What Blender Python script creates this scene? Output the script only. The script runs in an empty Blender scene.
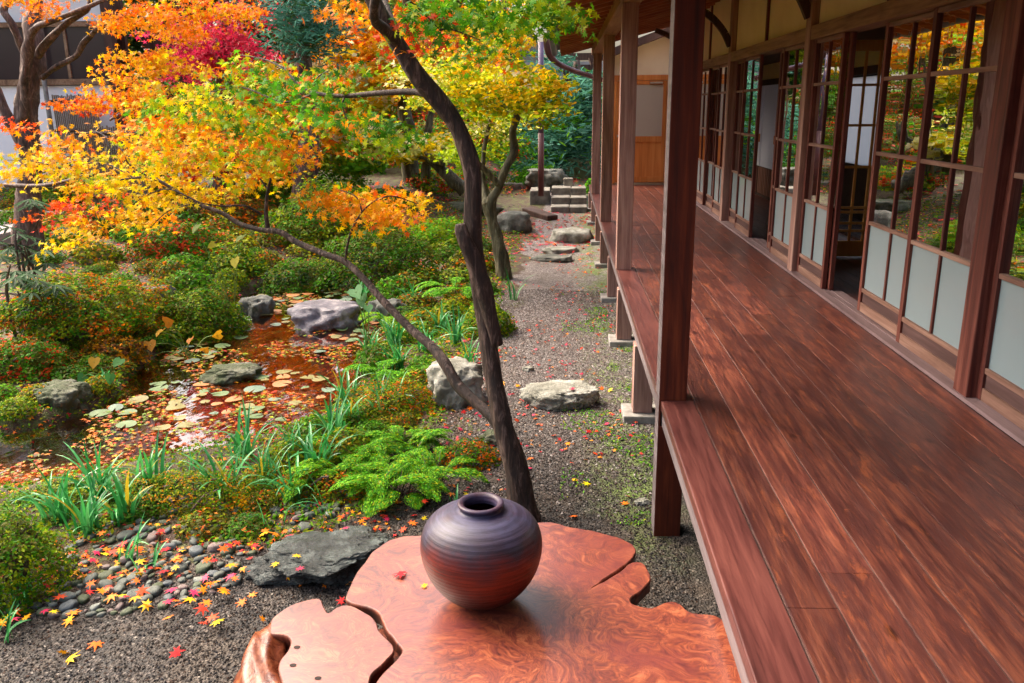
import bpy, bmesh, math, random
import numpy as np
from mathutils import Vector, Matrix, noise as mn
from mathutils.geometry import tessellate_polygon

C = bpy.context.scene.collection
SC = bpy.context.scene
rng = np.random.default_rng(7)
random.seed(7)

# ------------------------------------------------------------------ camera
F = 842.0; CX, CY = 512.0, 341.5; EYE = 1.97
_a = np.array([51, -234.5, F]); _a /= np.linalg.norm(_a)
_b = np.array([29, 3030, F]); _b /= np.linalg.norm(_b)
_b = _b - _a * (_a @ _b); _b /= np.linalg.norm(_b)
_x = np.cross(_b, _a)
if _x[0] < 0: _x = -_x
RM = np.array([_x, _a, -_b])                     # world = RM @ cam(x right, y down, z forward)
cam = bpy.data.cameras.new('camera'); cam.sensor_width = 36; cam.lens = F / 1024 * 36
cam.clip_start = 0.05; cam.clip_end = 400
camo = bpy.data.objects.new('camera', cam); C.objects.link(camo); SC.camera = camo
m4 = Matrix.Identity(4)
for i in range(3):
    m4[i][0] = RM[i, 0]; m4[i][1] = -RM[i, 1]; m4[i][2] = -RM[i, 2]
m4[2][3] = EYE
camo.matrix_world = m4

def _dir(px, py): return RM @ np.array([(px - CX) / F, (py - CY) / F, 1.0])
def AY(px, py, Y):                               # point of a sight line at distance Y
    v = _dir(px, py); p = v * (Y / v[1]); p[2] += EYE; return p
def AZ(px, py, z):
    v = _dir(px, py); p = v * ((z - EYE) / v[2]); p[2] += EYE; return p

# ------------------------------------------------------------------ light
SUN_EL, SUN_AZ = math.radians(48), math.radians(-62)      # azimuth from +Y towards +X
w = bpy.data.worlds.new('World'); SC.world = w; w.use_nodes = True
nt = w.node_tree; bg = nt.nodes['Background']
sky = nt.nodes.new('ShaderNodeTexSky'); sky.sky_type = 'NISHITA'; sky.sun_disc = False
sky.sun_elevation = SUN_EL; sky.sun_rotation = SUN_AZ
sky.dust_density = 9.0; sky.air_density = 1.0; sky.ozone_density = 0.0
nt.links.new(sky.outputs[0], bg.inputs[0]); bg.inputs[1].default_value = 0.15
sun = bpy.data.lights.new('sun', 'SUN'); sun.energy = 1.3; sun.angle = math.radians(50); sun.color = (1, .90, .76)
so = bpy.data.objects.new('sun', sun); C.objects.link(so)
sd = Vector((math.sin(SUN_AZ) * math.cos(SUN_EL), math.cos(SUN_AZ) * math.cos(SUN_EL), math.sin(SUN_EL)))
so.rotation_euler = sd.to_track_quat('Z', 'Y').to_euler(); so.location = (0, 0, 20)
SC.view_settings.view_transform = 'Standard'; SC.view_settings.look = 'None'
SC.view_settings.exposure = 1.7; SC.view_settings.gamma = 1; SC.view_settings.use_curve_mapping = False
SC.render.engine = 'CYCLES'
cy = SC.cycles
cy.use_denoising = True; cy.max_bounces = 8; cy.diffuse_bounces = 4; cy.glossy_bounces = 3
cy.transmission_bounces = 5; cy.transparent_max_bounces = 10; cy.caustics_reflective = False; cy.caustics_refractive = False
cy.sample_clamp_indirect = 6

# ------------------------------------------------------------------ node helpers
def mat(name):
    m = bpy.data.materials.new(name); m.use_nodes = True
    n = m.node_tree; p = n.nodes['Principled BSDF']
    return m, n, p
def N(n, t, **k):
    x = n.nodes.new(t)
    for a, v in k.items():
        if a.startswith('i_'):
            key = a[2:]; key = int(key) if key.isdigit() else key.replace('_', ' ')
            x.inputs[key].default_value = v
        else: setattr(x, a, v)
    return x
def L(n, a, b): n.links.new(a, b)
def ramp(n, fac, stops):
    r = N(n, 'ShaderNodeValToRGB'); e = r.color_ramp.elements
    while len(e) > 1: e.remove(e[-1])
    e[0].position = stops[0][0]; e[0].color = (*stops[0][1], 1)
    for p, c in stops[1:]:
        q = e.new(p); q.color = (*c, 1)
    L(n, fac, r.inputs[0]); return r.outputs[0]
def coords(n, scale=(1, 1, 1), rot=(0, 0, 0)):
    t = N(n, 'ShaderNodeTexCoord'); mp = N(n, 'ShaderNodeMapping')
    mp.inputs['Scale'].default_value = scale; mp.inputs['Rotation'].default_value = rot
    L(n, t.outputs['Object'], mp.inputs['Vector']); return mp.outputs[0]
def noise(n, vec, scale, detail=4, rough=.55, dist=0.0):
    x = N(n, 'ShaderNodeTexNoise'); x.inputs['Scale'].default_value = scale
    x.inputs['Detail'].default_value = detail; x.inputs['Roughness'].default_value = rough
    x.inputs['Distortion'].default_value = dist
    if vec is not None: L(n, vec, x.inputs['Vector'])
    return x.outputs['Fac']
def mixc(n, fac, a, b, mode='MIX'):
    x = N(n, 'ShaderNodeMix', data_type='RGBA', blend_type=mode)
    for s, v in ((0, fac), (6, a), (7, b)):
        if hasattr(v, 'is_linked') or hasattr(v, 'node'): L(n, v, x.inputs[s])
        else: x.inputs[s].default_value = v if s == 0 else (*v, 1)
    return x.outputs[2]
def math_(n, op, a, b=0.0, clamp=False):
    x = N(n, 'ShaderNodeMath', operation=op); x.use_clamp = clamp
    for s, v in ((0, a), (1, b)):
        if hasattr(v, 'node'): L(n, v, x.inputs[s])
        else: x.inputs[s].default_value = v
    return x.outputs[0]
def bump(n, p, h, strength=.4, dist=.01):
    b = N(n, 'ShaderNodeBump'); b.inputs['Strength'].default_value = strength
    b.inputs['Distance'].default_value = dist
    L(n, h, b.inputs['Height']); L(n, b.outputs[0], p.inputs['Normal'])
def attr(n, name): 
    a = N(n, 'ShaderNodeAttribute'); a.attribute_name = name; return a

def wood(name, dark, mid, light, axis=2, rough=.6, grain=30, blotch=2.5, bs=.35, coat=0.0, weather=None, per=None):
    m, n, p = mat(name)
    s = [grain, grain, grain]; s[axis] = grain * .045
    v = coords(n, s); g = noise(n, v, 1.0, 7, .65, .6)
    s2 = [blotch * 2.2] * 3; s2[axis] = blotch * .35
    g2 = noise(n, coords(n, s2), 1.0, 4, .6, .8)
    f = math_(n, 'ADD', math_(n, 'MULTIPLY', g, .62), math_(n, 'MULTIPLY', g2, .5))
    c = ramp(n, f, [(.38, dark), (.55, mid), (.74, light)])
    if weather:
        g3 = noise(n, coords(n, [x * 1.7 for x in s]), 1.0, 3, .7)
        c = mixc(n, ramp(n, g3, [(.5, (0, 0, 0)), (.72, (1, 1, 1))]), c, weather)
    if per:
        a = attr(n, 'rnd'); h = N(n, 'ShaderNodeHueSaturation')
        L(n, math_(n, 'ADD', math_(n, 'MULTIPLY', a.outputs['Fac'], per), 1 - per / 2), h.inputs['Value'])
        L(n, c, h.inputs['Color']); c = h.outputs[0]
    L(n, c, p.inputs['Base Color'])
    L(n, math_(n, 'ADD', math_(n, 'MULTIPLY', g, .3), rough - .15), p.inputs['Roughness'])
    p.inputs['Coat Weight'].default_value = coat * .5; p.inputs['Coat Roughness'].default_value = .2; p.inputs['Specular IOR Level'].default_value = .3
    bump(n, p, g, bs, .004)
    return m

def noisy(name, c1, c2, scale=5, rough=.85, bs=.3, bd=.01, detail=6, c3=None, metal=0):
    m, n, p = mat(name); v = coords(n); f = noise(n, v, scale, detail, .6)
    st = [(.35, c1), (.65, c2)]
    if c3: st = [(.3, c1), (.5, c2), (.7, c3)]
    L(n, ramp(n, f, st), p.inputs['Base Color']); p.inputs['Roughness'].default_value = rough
    p.inputs['Metallic'].default_value = metal
    bump(n, p, noise(n, v, scale * 4, 6, .7), bs, bd)
    return m

def leafmat(name, trans=.45, rough=.45, spec=.35):
    m, n, p = mat(name); a = attr(n, 'col')
    L(n, a.outputs['Color'], p.inputs['Base Color']); p.inputs['Roughness'].default_value = rough
    p.inputs['Specular IOR Level'].default_value = spec
    t = N(n, 'ShaderNodeBsdfTranslucent'); L(n, a.outputs['Color'], t.inputs[0])
    mx = N(n, 'ShaderNodeMixShader'); mx.inputs[0].default_value = trans
    L(n, p.outputs[0], mx.inputs[1]); L(n, t.outputs[0], mx.inputs[2])
    L(n, mx.outputs[0], n.nodes['Material Output'].inputs[0]); return m

LEAF = leafmat('leaf', .45, .6, .15); DRYLEAF = leafmat('fallen_leaf', .12, .55, .2); BLADE = leafmat('blade', .3, .3, .55)

# ------------------------------------------------------------------ object helpers
def tag(o, label=None, cat=None, group=None, kind=None):
    if label: o['label'] = label
    if cat: o['category'] = cat
    if group: o['group'] = group
    if kind: o['kind'] = kind
    return o
def thing(name, loc, label, cat, group=None):
    o = bpy.data.objects.new(name, None); C.objects.link(o); o.empty_display_size = .1
    o.location = loc; return tag(o, label, cat, group)
def origin(parent):
    v = Vector((0, 0, 0))
    while parent is not None:
        v += parent.location; parent = parent.parent
    return v
def link(name, me, m, parent=None, loc=None):
    """link a mesh whose vertices are in world space; loc = its own base"""
    if m is not None:
        for x in (m if isinstance(m, (list, tuple)) else [m]): me.materials.append(x)
    o = bpy.data.objects.new(name, me); C.objects.link(o)
    off = origin(parent)
    l = Vector(loc) if loc is not None else off
    if l.length > 0: me.transform(Matrix.Translation(-l))
    if parent is not None: o.parent = parent
    o.location = l - off
    return o

class MB:
    def __init__(s): s.v = []; s.f = []; s.r = []; s.mi = []
    def add(s, vs, fs, rnd=None, mi=0):
        b = len(s.v); s.v += [tuple(x) for x in vs]
        r = random.random() if rnd is None else rnd
        for f in fs: s.f.append(tuple(i + b for i in f)); s.r.append(r); s.mi.append(mi)
    def box(s, x0, x1, y0, y1, z0, z1, rnd=None, mi=0):
        s.add([(x0, y0, z0), (x1, y0, z0), (x1, y1, z0), (x0, y1, z0), (x0, y0, z1), (x1, y0, z1), (x1, y1, z1), (x0, y1, z1)],
              [(0, 3, 2, 1), (4, 5, 6, 7), (0, 1, 5, 4), (1, 2, 6, 5), (2, 3, 7, 6), (3, 0, 4, 7)], rnd, mi)
    def bar(s, a, b, wx, wz, up=(0, 0, 1)):
        a = Vector(a); b = Vector(b); d = (b - a).normalized(); u = Vector(up)
        x = d.cross(u).normalized() * wx / 2; u = x.cross(d).normalized() * wz / 2
        s.add([a - x - u, a + x - u, a + x + u, a - x + u, b - x - u, b + x - u, b + x + u, b - x + u],
              [(0, 1, 2, 3), (7, 6, 5, 4), (0, 4, 5, 1), (1, 5, 6, 2), (2, 6, 7, 3), (3, 7, 4, 0)])
    def tube(s, pts, rad, n=10, rough=0.0, seed=0, cap=True):
        pts = [Vector(p) for p in pts]; rings = []
        ref = Vector((0.3, 1, 0.2)).normalized()
        for i, p in enumerate(pts):
            d = (pts[min(i + 1, len(pts) - 1)] - pts[max(i - 1, 0)]).normalized()
            x = d.cross(ref).normalized(); y = d.cross(x)
            for k in range(n):
                a = 2 * math.pi * k / n
                r = rad[i]
                if rough: r *= 1 + rough * mn.noise(Vector((math.cos(a) * 1.5, math.sin(a) * 1.5, seed * 7.3)) + p * 6) + rough * .6 * mn.noise(Vector((math.cos(a) * 4, math.sin(a) * 4, p.z * 3 + seed)))
                rings.append(p + (x * math.cos(a) + y * math.sin(a)) * r)
        fs = []
        for i in range(len(pts) - 1):
            for k in range(n):
                fs.append((i * n + k, i * n + (k + 1) % n, (i + 1) * n + (k + 1) % n, (i + 1) * n + k))
        if cap: fs.append(tuple(range(n))[::-1]); fs.append(tuple((len(pts) - 1) * n + k for k in range(n)))
        s.add(rings, fs)
    def mesh(s, name='m', smooth=False):
        me = bpy.data.meshes.new(name); me.from_pydata(s.v, [], s.f)
        a = me.attributes.new('rnd', 'FLOAT', 'FACE'); a.data.foreach_set('value', s.r)
        me.polygons.foreach_set('material_index', s.mi)
        if smooth: me.polygons.foreach_set('use_smooth', [True] * len(me.polygons))
        me.update(); return me
    def build(s, name, m, parent=None, loc=None, smooth=False, bevel=0):
        o = link(name, s.mesh(name, smooth), m, parent, loc)
        if bevel:
            b = o.modifiers.new('bevel', 'BEVEL'); b.width = bevel; b.segments = 2; b.limit_method = 'ANGLE'
        return o

def smooth_path(pts, rad, k=5):
    """Catmull-Rom through the points"""
    P = [np.array(p, float) for p in pts]; out = []; ro = []
    for i in range(len(P) - 1):
        p0 = P[max(i - 1, 0)]; p1 = P[i]; p2 = P[i + 1]; p3 = P[min(i + 2, len(P) - 1)]
        for j in range(k):
            t = j / k
            out.append(.5 * ((2 * p1) + (-p0 + p2) * t + (2 * p0 - 5 * p1 + 4 * p2 - p3) * t * t + (-p0 + 3 * p1 - 3 * p2 + p3) * t ** 3))
            ro.append(rad[i] * (1 - t) + rad[i + 1] * t)
    out.append(P[-1]); ro.append(rad[-1]); return out, ro

# ------------------------------------------------------------------ leaf shapes
def star(lobes, inner=.36, spread=150, notch=None):
    pts = [(0, -.10)]
    for k in range(lobes):
        a = math.radians(-spread + 2 * spread * k / (lobes - 1))
        l = 1.0 - .42 * (abs(a) / math.radians(spread)) ** 1.5
        if k > 0:
            am = a - math.radians(spread / (lobes - 1)); lm = inner
            pts.append((math.sin(am) * lm, math.cos(am) * lm))
        pts.append((math.sin(a) * l, math.cos(a) * l))
    pts = np.array(pts); c = np.array([[0, .12]])
    n = len(pts); v = np.vstack([c, pts])
    f = [(0, 1 + i, 1 + (i + 1) % n) for i in range(n)]
    z = np.concatenate([[0.0], -.16 * np.hypot(pts[:, 0], pts[:, 1]) ** 2])
    return np.column_stack([v * .5, z * .5]), f
ST7 = star(7, .34); ST5 = star(5, .33, 125)
OV = (np.array([(0, -.5, 0), (.24, -.1, .05), (.16, .3, .02), (0, .5, -.05), (-.16, .3, .02), (-.24, -.1, .05)]), [(0, 1, 2, 3), (0, 3, 4, 5)])
OV4 = (np.array([(0, -.5, 0), (.25, 0, .06), (0, .5, -.04), (-.25, 0, .06)]), [(0, 1, 2, 3)])
LONG = (np.array([(0, -.5, 0), (.1, -.1, .03), (.06, .3, 0), (0, .5, -.06), (-.06, .3, 0), (-.1, -.1, .03)]), [(0, 1, 2, 3), (0, 3, 4, 5)])

def leaf_mesh(name, pos, nrm, size, col, shape, yaw=None, smooth=False):
    """many leaves as one mesh: pos (n,3), nrm (n,3), size (n,), col (n,3)"""
    V, Fc = shape; n = len(pos); k = len(V)
    nrm = nrm / np.linalg.norm(nrm, axis=1, keepdims=True)
    if yaw is None: yaw = rng.uniform(0, 2 * math.pi, n)
    t = np.column_stack([np.cos(yaw), np.sin(yaw), np.zeros(n)])
    t = t - nrm * (t * nrm).sum(1, keepdims=True); t /= np.linalg.norm(t, axis=1, keepdims=True) + 1e-9
    b = np.cross(nrm, t)
    curl = rng.uniform(.3, 1.9, n)[:, None]
    v = (b[:, None, :] * V[None, :, 0:1] + t[:, None, :] * V[None, :, 1:2] + nrm[:, None, :] * (V[None, :, 2:3] * curl[:, :, None])) * size[:, None, None] + pos[:, None, :]
    v = v.reshape(-1, 3)
    ls = [len(f) for f in Fc]; flat = np.concatenate([np.array(f) for f in Fc])
    loops = (flat[None, :] + (np.arange(n) * k)[:, None]).ravel()
    tot = np.tile(np.array(ls), n); start = np.concatenate([[0], np.cumsum(tot)[:-1]])
    me = bpy.data.meshes.new(name)
    me.vertices.add(len(v)); me.vertices.foreach_set('co', v.ravel())
    me.loops.add(len(loops)); me.loops.foreach_set('vertex_index', loops.astype(np.int32))
    me.polygons.add(len(tot)); me.polygons.foreach_set('loop_start', start.astype(np.int32)); me.polygons.foreach_set('loop_total', tot.astype(np.int32))
    a = me.attributes.new('col', 'FLOAT_COLOR', 'FACE')
    cc = np.repeat(np.column_stack([col, np.ones(n)]), len(ls), axis=0)
    a.data.foreach_set('color', cc.ravel())
    me.update(calc_edges=True); return me

PAL = {  # leaf colours (linear)
    'yellow': [(.80, .58, .004), (.84, .66, .008), (.84, .48, .004)],
    'gold': [(.86, .36, .004), (.84, .28, .004), (.86, .46, .006)],
    'orange': [(.85, .20, .004), (.80, .13, .004), (.85, .28, .005)],
    'redor': [(.75, .07, .01), (.8, .16, .01), (.6, .04, .012)],
    'red': [(.55, .015, .015), (.70, .03, .03), (.42, .012, .02)],
    'pink': [(.62, .02, .09), (.75, .05, .12), (.45, .012, .06)],
    'green': [(.08, .30, .008), (.14, .36, .010), (.05, .20, .008)],
    'bright': [(.18, .56, .02), (.32, .66, .03), (.11, .44, .03)],
    'ygreen': [(.34, .46, .006), (.48, .52, .01), (.22, .40, .006)],
    'olive': [(.15, .17, .02), (.22, .20, .02), (.10, .14, .02)],
    'dark': [(.03, .09, .02), (.045, .12, .03), (.02, .06, .02)],
    'blue': [(.04, .16, .10), (.07, .22, .15), (.10, .28, .22)],
    'pale': [(.75, .72, .28), (.65, .62, .12), (.8, .72, .4)],
    'brown': [(.25, .09, .03), (.35, .14, .04), (.16, .06, .03)],
    'strap': [(.03, .24, .05), (.05, .32, .07), (.10, .42, .12)],
}
def pick(pals, n, per_sub=None):
    """pals: list of (name, weight)"""
    names = [p for p, _ in pals]; wt = np.array([q for _, q in pals], float); wt /= wt.sum()
    ch = rng.choice(len(names), n, p=wt)
    out = np.zeros((n, 3))
    for i, nm in enumerate(names):
        mk = ch == i; c = np.array(PAL[nm]); out[mk] = c[rng.integers(0, len(c), mk.sum())]
    return np.clip(out * rng.uniform(.7, 1.2, (n, 1)), 0, 1)

def mixpal(s):                                   # 'yellow3 green1'
    r = []
    for t in s.split():
        nm = t.rstrip('0123456789'); k = t[len(nm):]; r.append((nm, float(k) if k else 1.0))
    return r

class Crown:
    def __init__(s): s.p = []; s.n = []; s.s = []; s.c = []
    def sub(s, ctr, r, n, pal, size, droop=.5, tilt=.75, one=.75):
        """one spray: a thin drooping disc of leaves"""
        a = rng.uniform(0, 2 * math.pi, n); q = np.sqrt(rng.uniform(0, 1, n)) * r
        z = -droop * q ** 1.4 + rng.normal(0, .018 + .05 * r, n)
        ax = rng.normal(0, .22, 2)
        p = np.column_stack([np.cos(a) * q, np.sin(a) * q, z + (np.cos(a) * ax[0] + np.sin(a) * ax[1]) * q]) + ctr
        nr = rng.normal(0, 1, (n, 3)) * tilt + np.array([0, -.35, .75])
        nr[:, 2] = np.abs(nr[:, 2]) + .05
        base = pick(pal, 1)[0]; col = pick(pal, n); mk = rng.uniform(0, 1, n) < one
        col[mk] = np.clip(base * rng.uniform(.72, 1.25, (mk.sum(), 1)), 0, 1)
        s.p.append(p); s.n.append(nr); s.s.append(rng.uniform(.7, 1.25, n) * size); s.c.append(col)
    def cluster(s, ctr, rad, n, pal, size, per=34, r=.2, **k):
        pal = mixpal(pal) if isinstance(pal, str) else pal
        for _ in range(max(1, int(n / per))):
            u = rng.normal(0, 1, 3); u /= np.linalg.norm(u); u *= rng.uniform(0, 1) ** .45
            s.sub(np.array(ctr) + u * np.array(rad), r * rng.uniform(.6, 1.4), per, pal, size, **k)
    def px(s, px, py, rx, ry, Y, n, pal, size=.06, rY=.5, **k):
        c = AY(px, py, Y); sc = Y / F * 1.03
        s.cluster(c, (rx * sc, rY, ry * sc), n, pal, size, **k)
    def build(s, name, parent, shape=ST5, m=None, loc=None):
        me = leaf_mesh(name, np.vstack(s.p), np.vstack(s.n), np.concatenate(s.s), np.vstack(s.c), shape)
        return link(name, me, m or LEAF, parent, loc)

# ------------------------------------------------------------------ terrain
def ipoly(poly, n=3):
    for _ in range(n):
        q = []
        for i in range(len(poly)):
            a = poly[i]; b = poly[(i + 1) % len(poly)]
            q += [a * .75 + b * .25, a * .25 + b * .75]
        poly = q
    return np.array(poly)
WATER_Z = -.12
_pp = [(-130, 500), (-60, 470), (0, 478), (60, 470), (135, 452), (215, 437), (262, 428), (322, 404), (352, 392), (336, 366), (378, 344), (398, 322), (352, 286),
       (296, 282), (246, 292), (238, 322), (176, 344), (150, 372), (128, 400), (60, 424), (-10, 436), (-130, 420)]
POND = ipoly([AZ(x, y, WATER_Z if k_ > 7 else WATER_Z + .04)[:2] for k_, (x, y) in enumerate(_pp)], 2)
def inpoly(x, y, P):
    x = np.asarray(x, float); y = np.asarray(y, float); c = np.zeros(x.shape, bool)
    for i in range(len(P)):
        x1, y1 = P[i]; x2, y2 = P[i - 1]
        cond = ((y1 > y) != (y2 > y)) & (x < (x2 - x1) * (y - y1) / (y2 - y1 + 1e-12) + x1)
        c ^= cond
    return c
def dpoly(x, y, P):
    x = np.asarray(x, float); y = np.asarray(y, float); d = np.full(x.shape, 1e9)
    for i in range(len(P)):
        a = P[i - 1]; b = P[i]; ab = b - a; L2 = ab @ ab + 1e-12
        t = np.clip(((x - a[0]) * ab[0] + (y - a[1]) * ab[1]) / L2, 0, 1)
        d = np.minimum(d, np.hypot(x - a[0] - t * ab[0], y - a[1] - t * ab[1]))
    return np.where(inpoly(x, y, P), -d, d)
def H(x, y):
    x = np.asarray(x, float); y = np.asarray(y, float)
    g = np.interp(y, [-20, 3, 3.8, 5.2, 8.5, 14, 16, 17, 30, 80], [-.13, -.12, -.09, -.01, .04, .13, .2, .5, 1.0, 5])
    left = np.clip((-x - 1.2) / 1.5, 0, 1)
    g = g + left * (np.interp(y, [-5, 9, 11, 14, 22, 60], [0, 0, .12, .32, 1.1, 3.5]))
    g = g + left * .03 * np.sin(x * 2.1 + 1) * np.sin(y * 1.7) + .012 * np.sin(x * 5.3) * np.sin(y * 4.1 + x)
    d = dpoly(x, y, POND)
    g = g * np.clip(d / 1.1, 0, 1) + np.minimum(g, -.075) * (1 - np.clip(d / 1.1, 0, 1))
    bank = np.clip((d + .06) / .24, 0, 1); bank = bank * bank * (3 - 2 * bank)
    inside = -.42
    return np.where(d < .2, inside * (1 - bank) + g * bank, g)
def axis(lo, hi, fine0, fine1, st, big):
    a = list(np.arange(fine0, fine1, st)); x = fine0; s = st
    while x > lo: s = min(s * 1.35, big); x -= s; a.insert(0, x)
    x = a[-1]; s = st
    while x < hi: s = min(s * 1.35, big); x += s; a.append(x)
    return np.array(a)
gx = axis(-90, 90, -5.5, 1.2, .055, 8); gy = axis(-30, 150, 1.2, 11, .055, 8)
GX, GY = np.meshgrid(gx, gy)
GZ = H(GX.ravel(), GY.ravel()).reshape(GX.shape)
verts = np.column_stack([GX.ravel(), GY.ravel(), GZ.ravel()])
nx, ny = len(gx), len(gy)
idx = np.arange(nx * ny).reshape(ny, nx)
q = np.stack([idx[:-1, :-1], idx[:-1, 1:], idx[1:, 1:], idx[1:, :-1]], -1).reshape(-1, 4)
me = bpy.data.meshes.new('ground'); me.from_pydata(verts.tolist(), [], q.tolist())
me.polygons.foreach_set('use_smooth', [True] * len(me.polygons))
gxx, gyy = GX.ravel(), GY.ravel()
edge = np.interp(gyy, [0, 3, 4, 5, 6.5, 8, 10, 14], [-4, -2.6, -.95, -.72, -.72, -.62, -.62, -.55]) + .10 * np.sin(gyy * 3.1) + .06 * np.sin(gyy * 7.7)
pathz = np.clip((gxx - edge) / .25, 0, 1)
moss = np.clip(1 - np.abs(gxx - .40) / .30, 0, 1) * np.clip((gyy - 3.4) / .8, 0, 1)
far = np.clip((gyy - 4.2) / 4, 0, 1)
dp = dpoly(gxx, gyy, POND); pond = np.clip(-dp / .1 + .6, 0, 1)
z = np.column_stack([pathz, moss, far, pond])
a = me.attributes.new('zone', 'FLOAT_COLOR', 'POINT'); a.data.foreach_set('color', z.ravel())
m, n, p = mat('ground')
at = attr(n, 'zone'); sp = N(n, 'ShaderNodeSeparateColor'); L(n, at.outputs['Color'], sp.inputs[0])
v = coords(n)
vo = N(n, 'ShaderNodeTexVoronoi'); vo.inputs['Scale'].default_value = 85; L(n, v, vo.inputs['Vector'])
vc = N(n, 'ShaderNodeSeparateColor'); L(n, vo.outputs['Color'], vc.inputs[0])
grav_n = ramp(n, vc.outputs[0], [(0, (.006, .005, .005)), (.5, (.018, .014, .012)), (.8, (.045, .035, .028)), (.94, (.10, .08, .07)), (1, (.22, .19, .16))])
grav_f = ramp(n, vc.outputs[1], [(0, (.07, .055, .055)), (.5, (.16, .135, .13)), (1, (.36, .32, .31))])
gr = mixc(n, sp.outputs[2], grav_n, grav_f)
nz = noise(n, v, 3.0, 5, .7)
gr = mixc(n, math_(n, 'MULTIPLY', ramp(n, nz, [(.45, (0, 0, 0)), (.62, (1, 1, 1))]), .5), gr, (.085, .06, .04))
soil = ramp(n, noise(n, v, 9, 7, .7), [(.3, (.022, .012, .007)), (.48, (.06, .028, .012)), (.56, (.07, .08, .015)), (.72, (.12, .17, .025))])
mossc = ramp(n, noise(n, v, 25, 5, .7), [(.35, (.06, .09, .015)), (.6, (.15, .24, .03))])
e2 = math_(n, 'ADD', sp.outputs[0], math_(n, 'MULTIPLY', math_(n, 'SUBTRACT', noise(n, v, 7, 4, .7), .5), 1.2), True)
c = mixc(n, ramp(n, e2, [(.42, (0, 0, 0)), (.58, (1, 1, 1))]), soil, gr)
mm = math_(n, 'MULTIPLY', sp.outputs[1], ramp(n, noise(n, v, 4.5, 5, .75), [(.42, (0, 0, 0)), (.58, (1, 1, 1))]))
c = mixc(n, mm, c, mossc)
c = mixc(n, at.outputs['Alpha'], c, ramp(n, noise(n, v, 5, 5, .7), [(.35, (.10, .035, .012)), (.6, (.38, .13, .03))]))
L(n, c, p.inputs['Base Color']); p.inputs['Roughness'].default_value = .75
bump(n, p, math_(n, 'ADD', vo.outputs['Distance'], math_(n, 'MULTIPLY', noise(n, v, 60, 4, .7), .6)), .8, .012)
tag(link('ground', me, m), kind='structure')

# pond water
m, n, p = mat('pond_water')
out = n.nodes['Material Output']
tr = N(n, 'ShaderNodeBsdfTransparent'); tr.inputs[0].default_value = (.80, .58, .32, 1)
gl = N(n, 'ShaderNodeBsdfGlossy'); gl.inputs['Roughness'].default_value = .03; gl.inputs[0].default_value = (1, 1, 1, 1)
fr = N(n, 'ShaderNodeFresnel'); fr.inputs[0].default_value = 1.45
bp = N(n, 'ShaderNodeBump'); bp.inputs['Strength'].default_value = .25; bp.inputs['Distance'].default_value = .02
L(n, noise(n, coords(n, (1, .5, 1)), 6, 2, .5, .5), bp.inputs['Height']); L(n, bp.outputs[0], gl.inputs['Normal']); L(n, bp.outputs[0], fr.inputs['Normal'])
mx = N(n, 'ShaderNodeMixShader'); L(n, math_(n, 'MULTIPLY', fr.outputs[0], 1.6, True), mx.inputs[0])
L(n, tr.outputs[0], mx.inputs[1]); L(n, gl.outputs[0], mx.inputs[2]); L(n, mx.outputs[0], out.inputs[0])
bm = bmesh.new(); c0 = POND.mean(0)
big = [c0 + (p_ - c0) * 1.0 + (p_ - c0) / np.linalg.norm(p_ - c0) * .12 for p_ in POND]
bm.faces.new([bm.verts.new((p_[0], p_[1], WATER_Z)) for p_ in big]); bmesh.ops.triangulate(bm, faces=bm.faces[:])
me = bpy.data.meshes.new('pond_water'); bm.to_mesh(me); bm.free()
tag(link('pond_water', me, m), kind='structure')

# ------------------------------------------------------------------ materials of the house
DECK = wood('deck_wood', (.026, .008, .008), (.105, .030, .022), (.25, .078, .042), 1, .36, 60, 9, .7, .2, per=.75)
EDGE = wood('deck_edge_wood', (.03, .010, .010), (.085, .026, .023), (.15, .05, .040), 1, .34, 50, 3, .2, .2)
SEAM = noisy('seam_highlight', (.05, .025, .022), (.17, .10, .085), 9, .8, .1)  # pale colour painted in for highlights along the plank edges
FASC = wood('fascia_wood', (.08, .062, .066), (.15, .12, .125), (.24, .20, .21), 1, .6, 25, 2, .4)
POSTD = wood('dark_post_wood', (.018, .003, .002), (.085, .013, .004), (.19, .04, .012), 2, .62, 26, 3, .6)
POSTW = wood('weathered_post_wood', (.14, .07, .055), (.30, .17, .14), (.48, .31, .26), 2, .7, 34, 3, .6)
BEAMW = wood('beam_wood', (.16, .07, .03), (.30, .15, .07), (.42, .24, .13), 1, .7, 22, 2, .4)
LINT = wood('lintel_wood', (.10, .05, .03), (.24, .14, .08), (.38, .25, .16), 1, .75, 26, 3, .5)
STILE = wood('door_wood', (.035, .009, .008), (.11, .028, .021), (.24, .085, .06), 2, .6, 30, 3, .5)
RAILW = wood('door_rail_wood', (.11, .055, .04), (.22, .12, .09), (.36, .23, .18), 1, .7, 30, 3, .5)
KICK = wood('kick_panel_wood', (.035, .018, .018), (.08, .042, .04), (.14, .08, .075), 1, .7, 30, 2, .5)
SILLW = wood('sill_wood', (.12, .08, .085), (.21, .145, .15), (.30, .22, .23), 1, .55, 30, 2, .3)
RAFT = wood('rafter_wood', (.20, .055, .025), (.36, .11, .045), (.48, .18, .08), 0, .65, 20, 2, .3)
ORNG = wood('honey_wood', (.38, .11, .025), (.58, .19, .045), (.72, .29, .08), 2, .45, 18, 1.5, .2)
DARKW = wood('dark_brown_wood', (.025, .012, .010), (.06, .03, .022), (.11, .06, .045), 2, .7, 25, 2, .4)
PLAST = noisy('cream_plaster', (.70, .58, .42), (.78, .66, .49), 2, .9, .1, .004)
WHITE = noisy('white_plaster', (.82, .83, .86), (.88, .89, .92), 1.5, .9, .1, .004)
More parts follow.
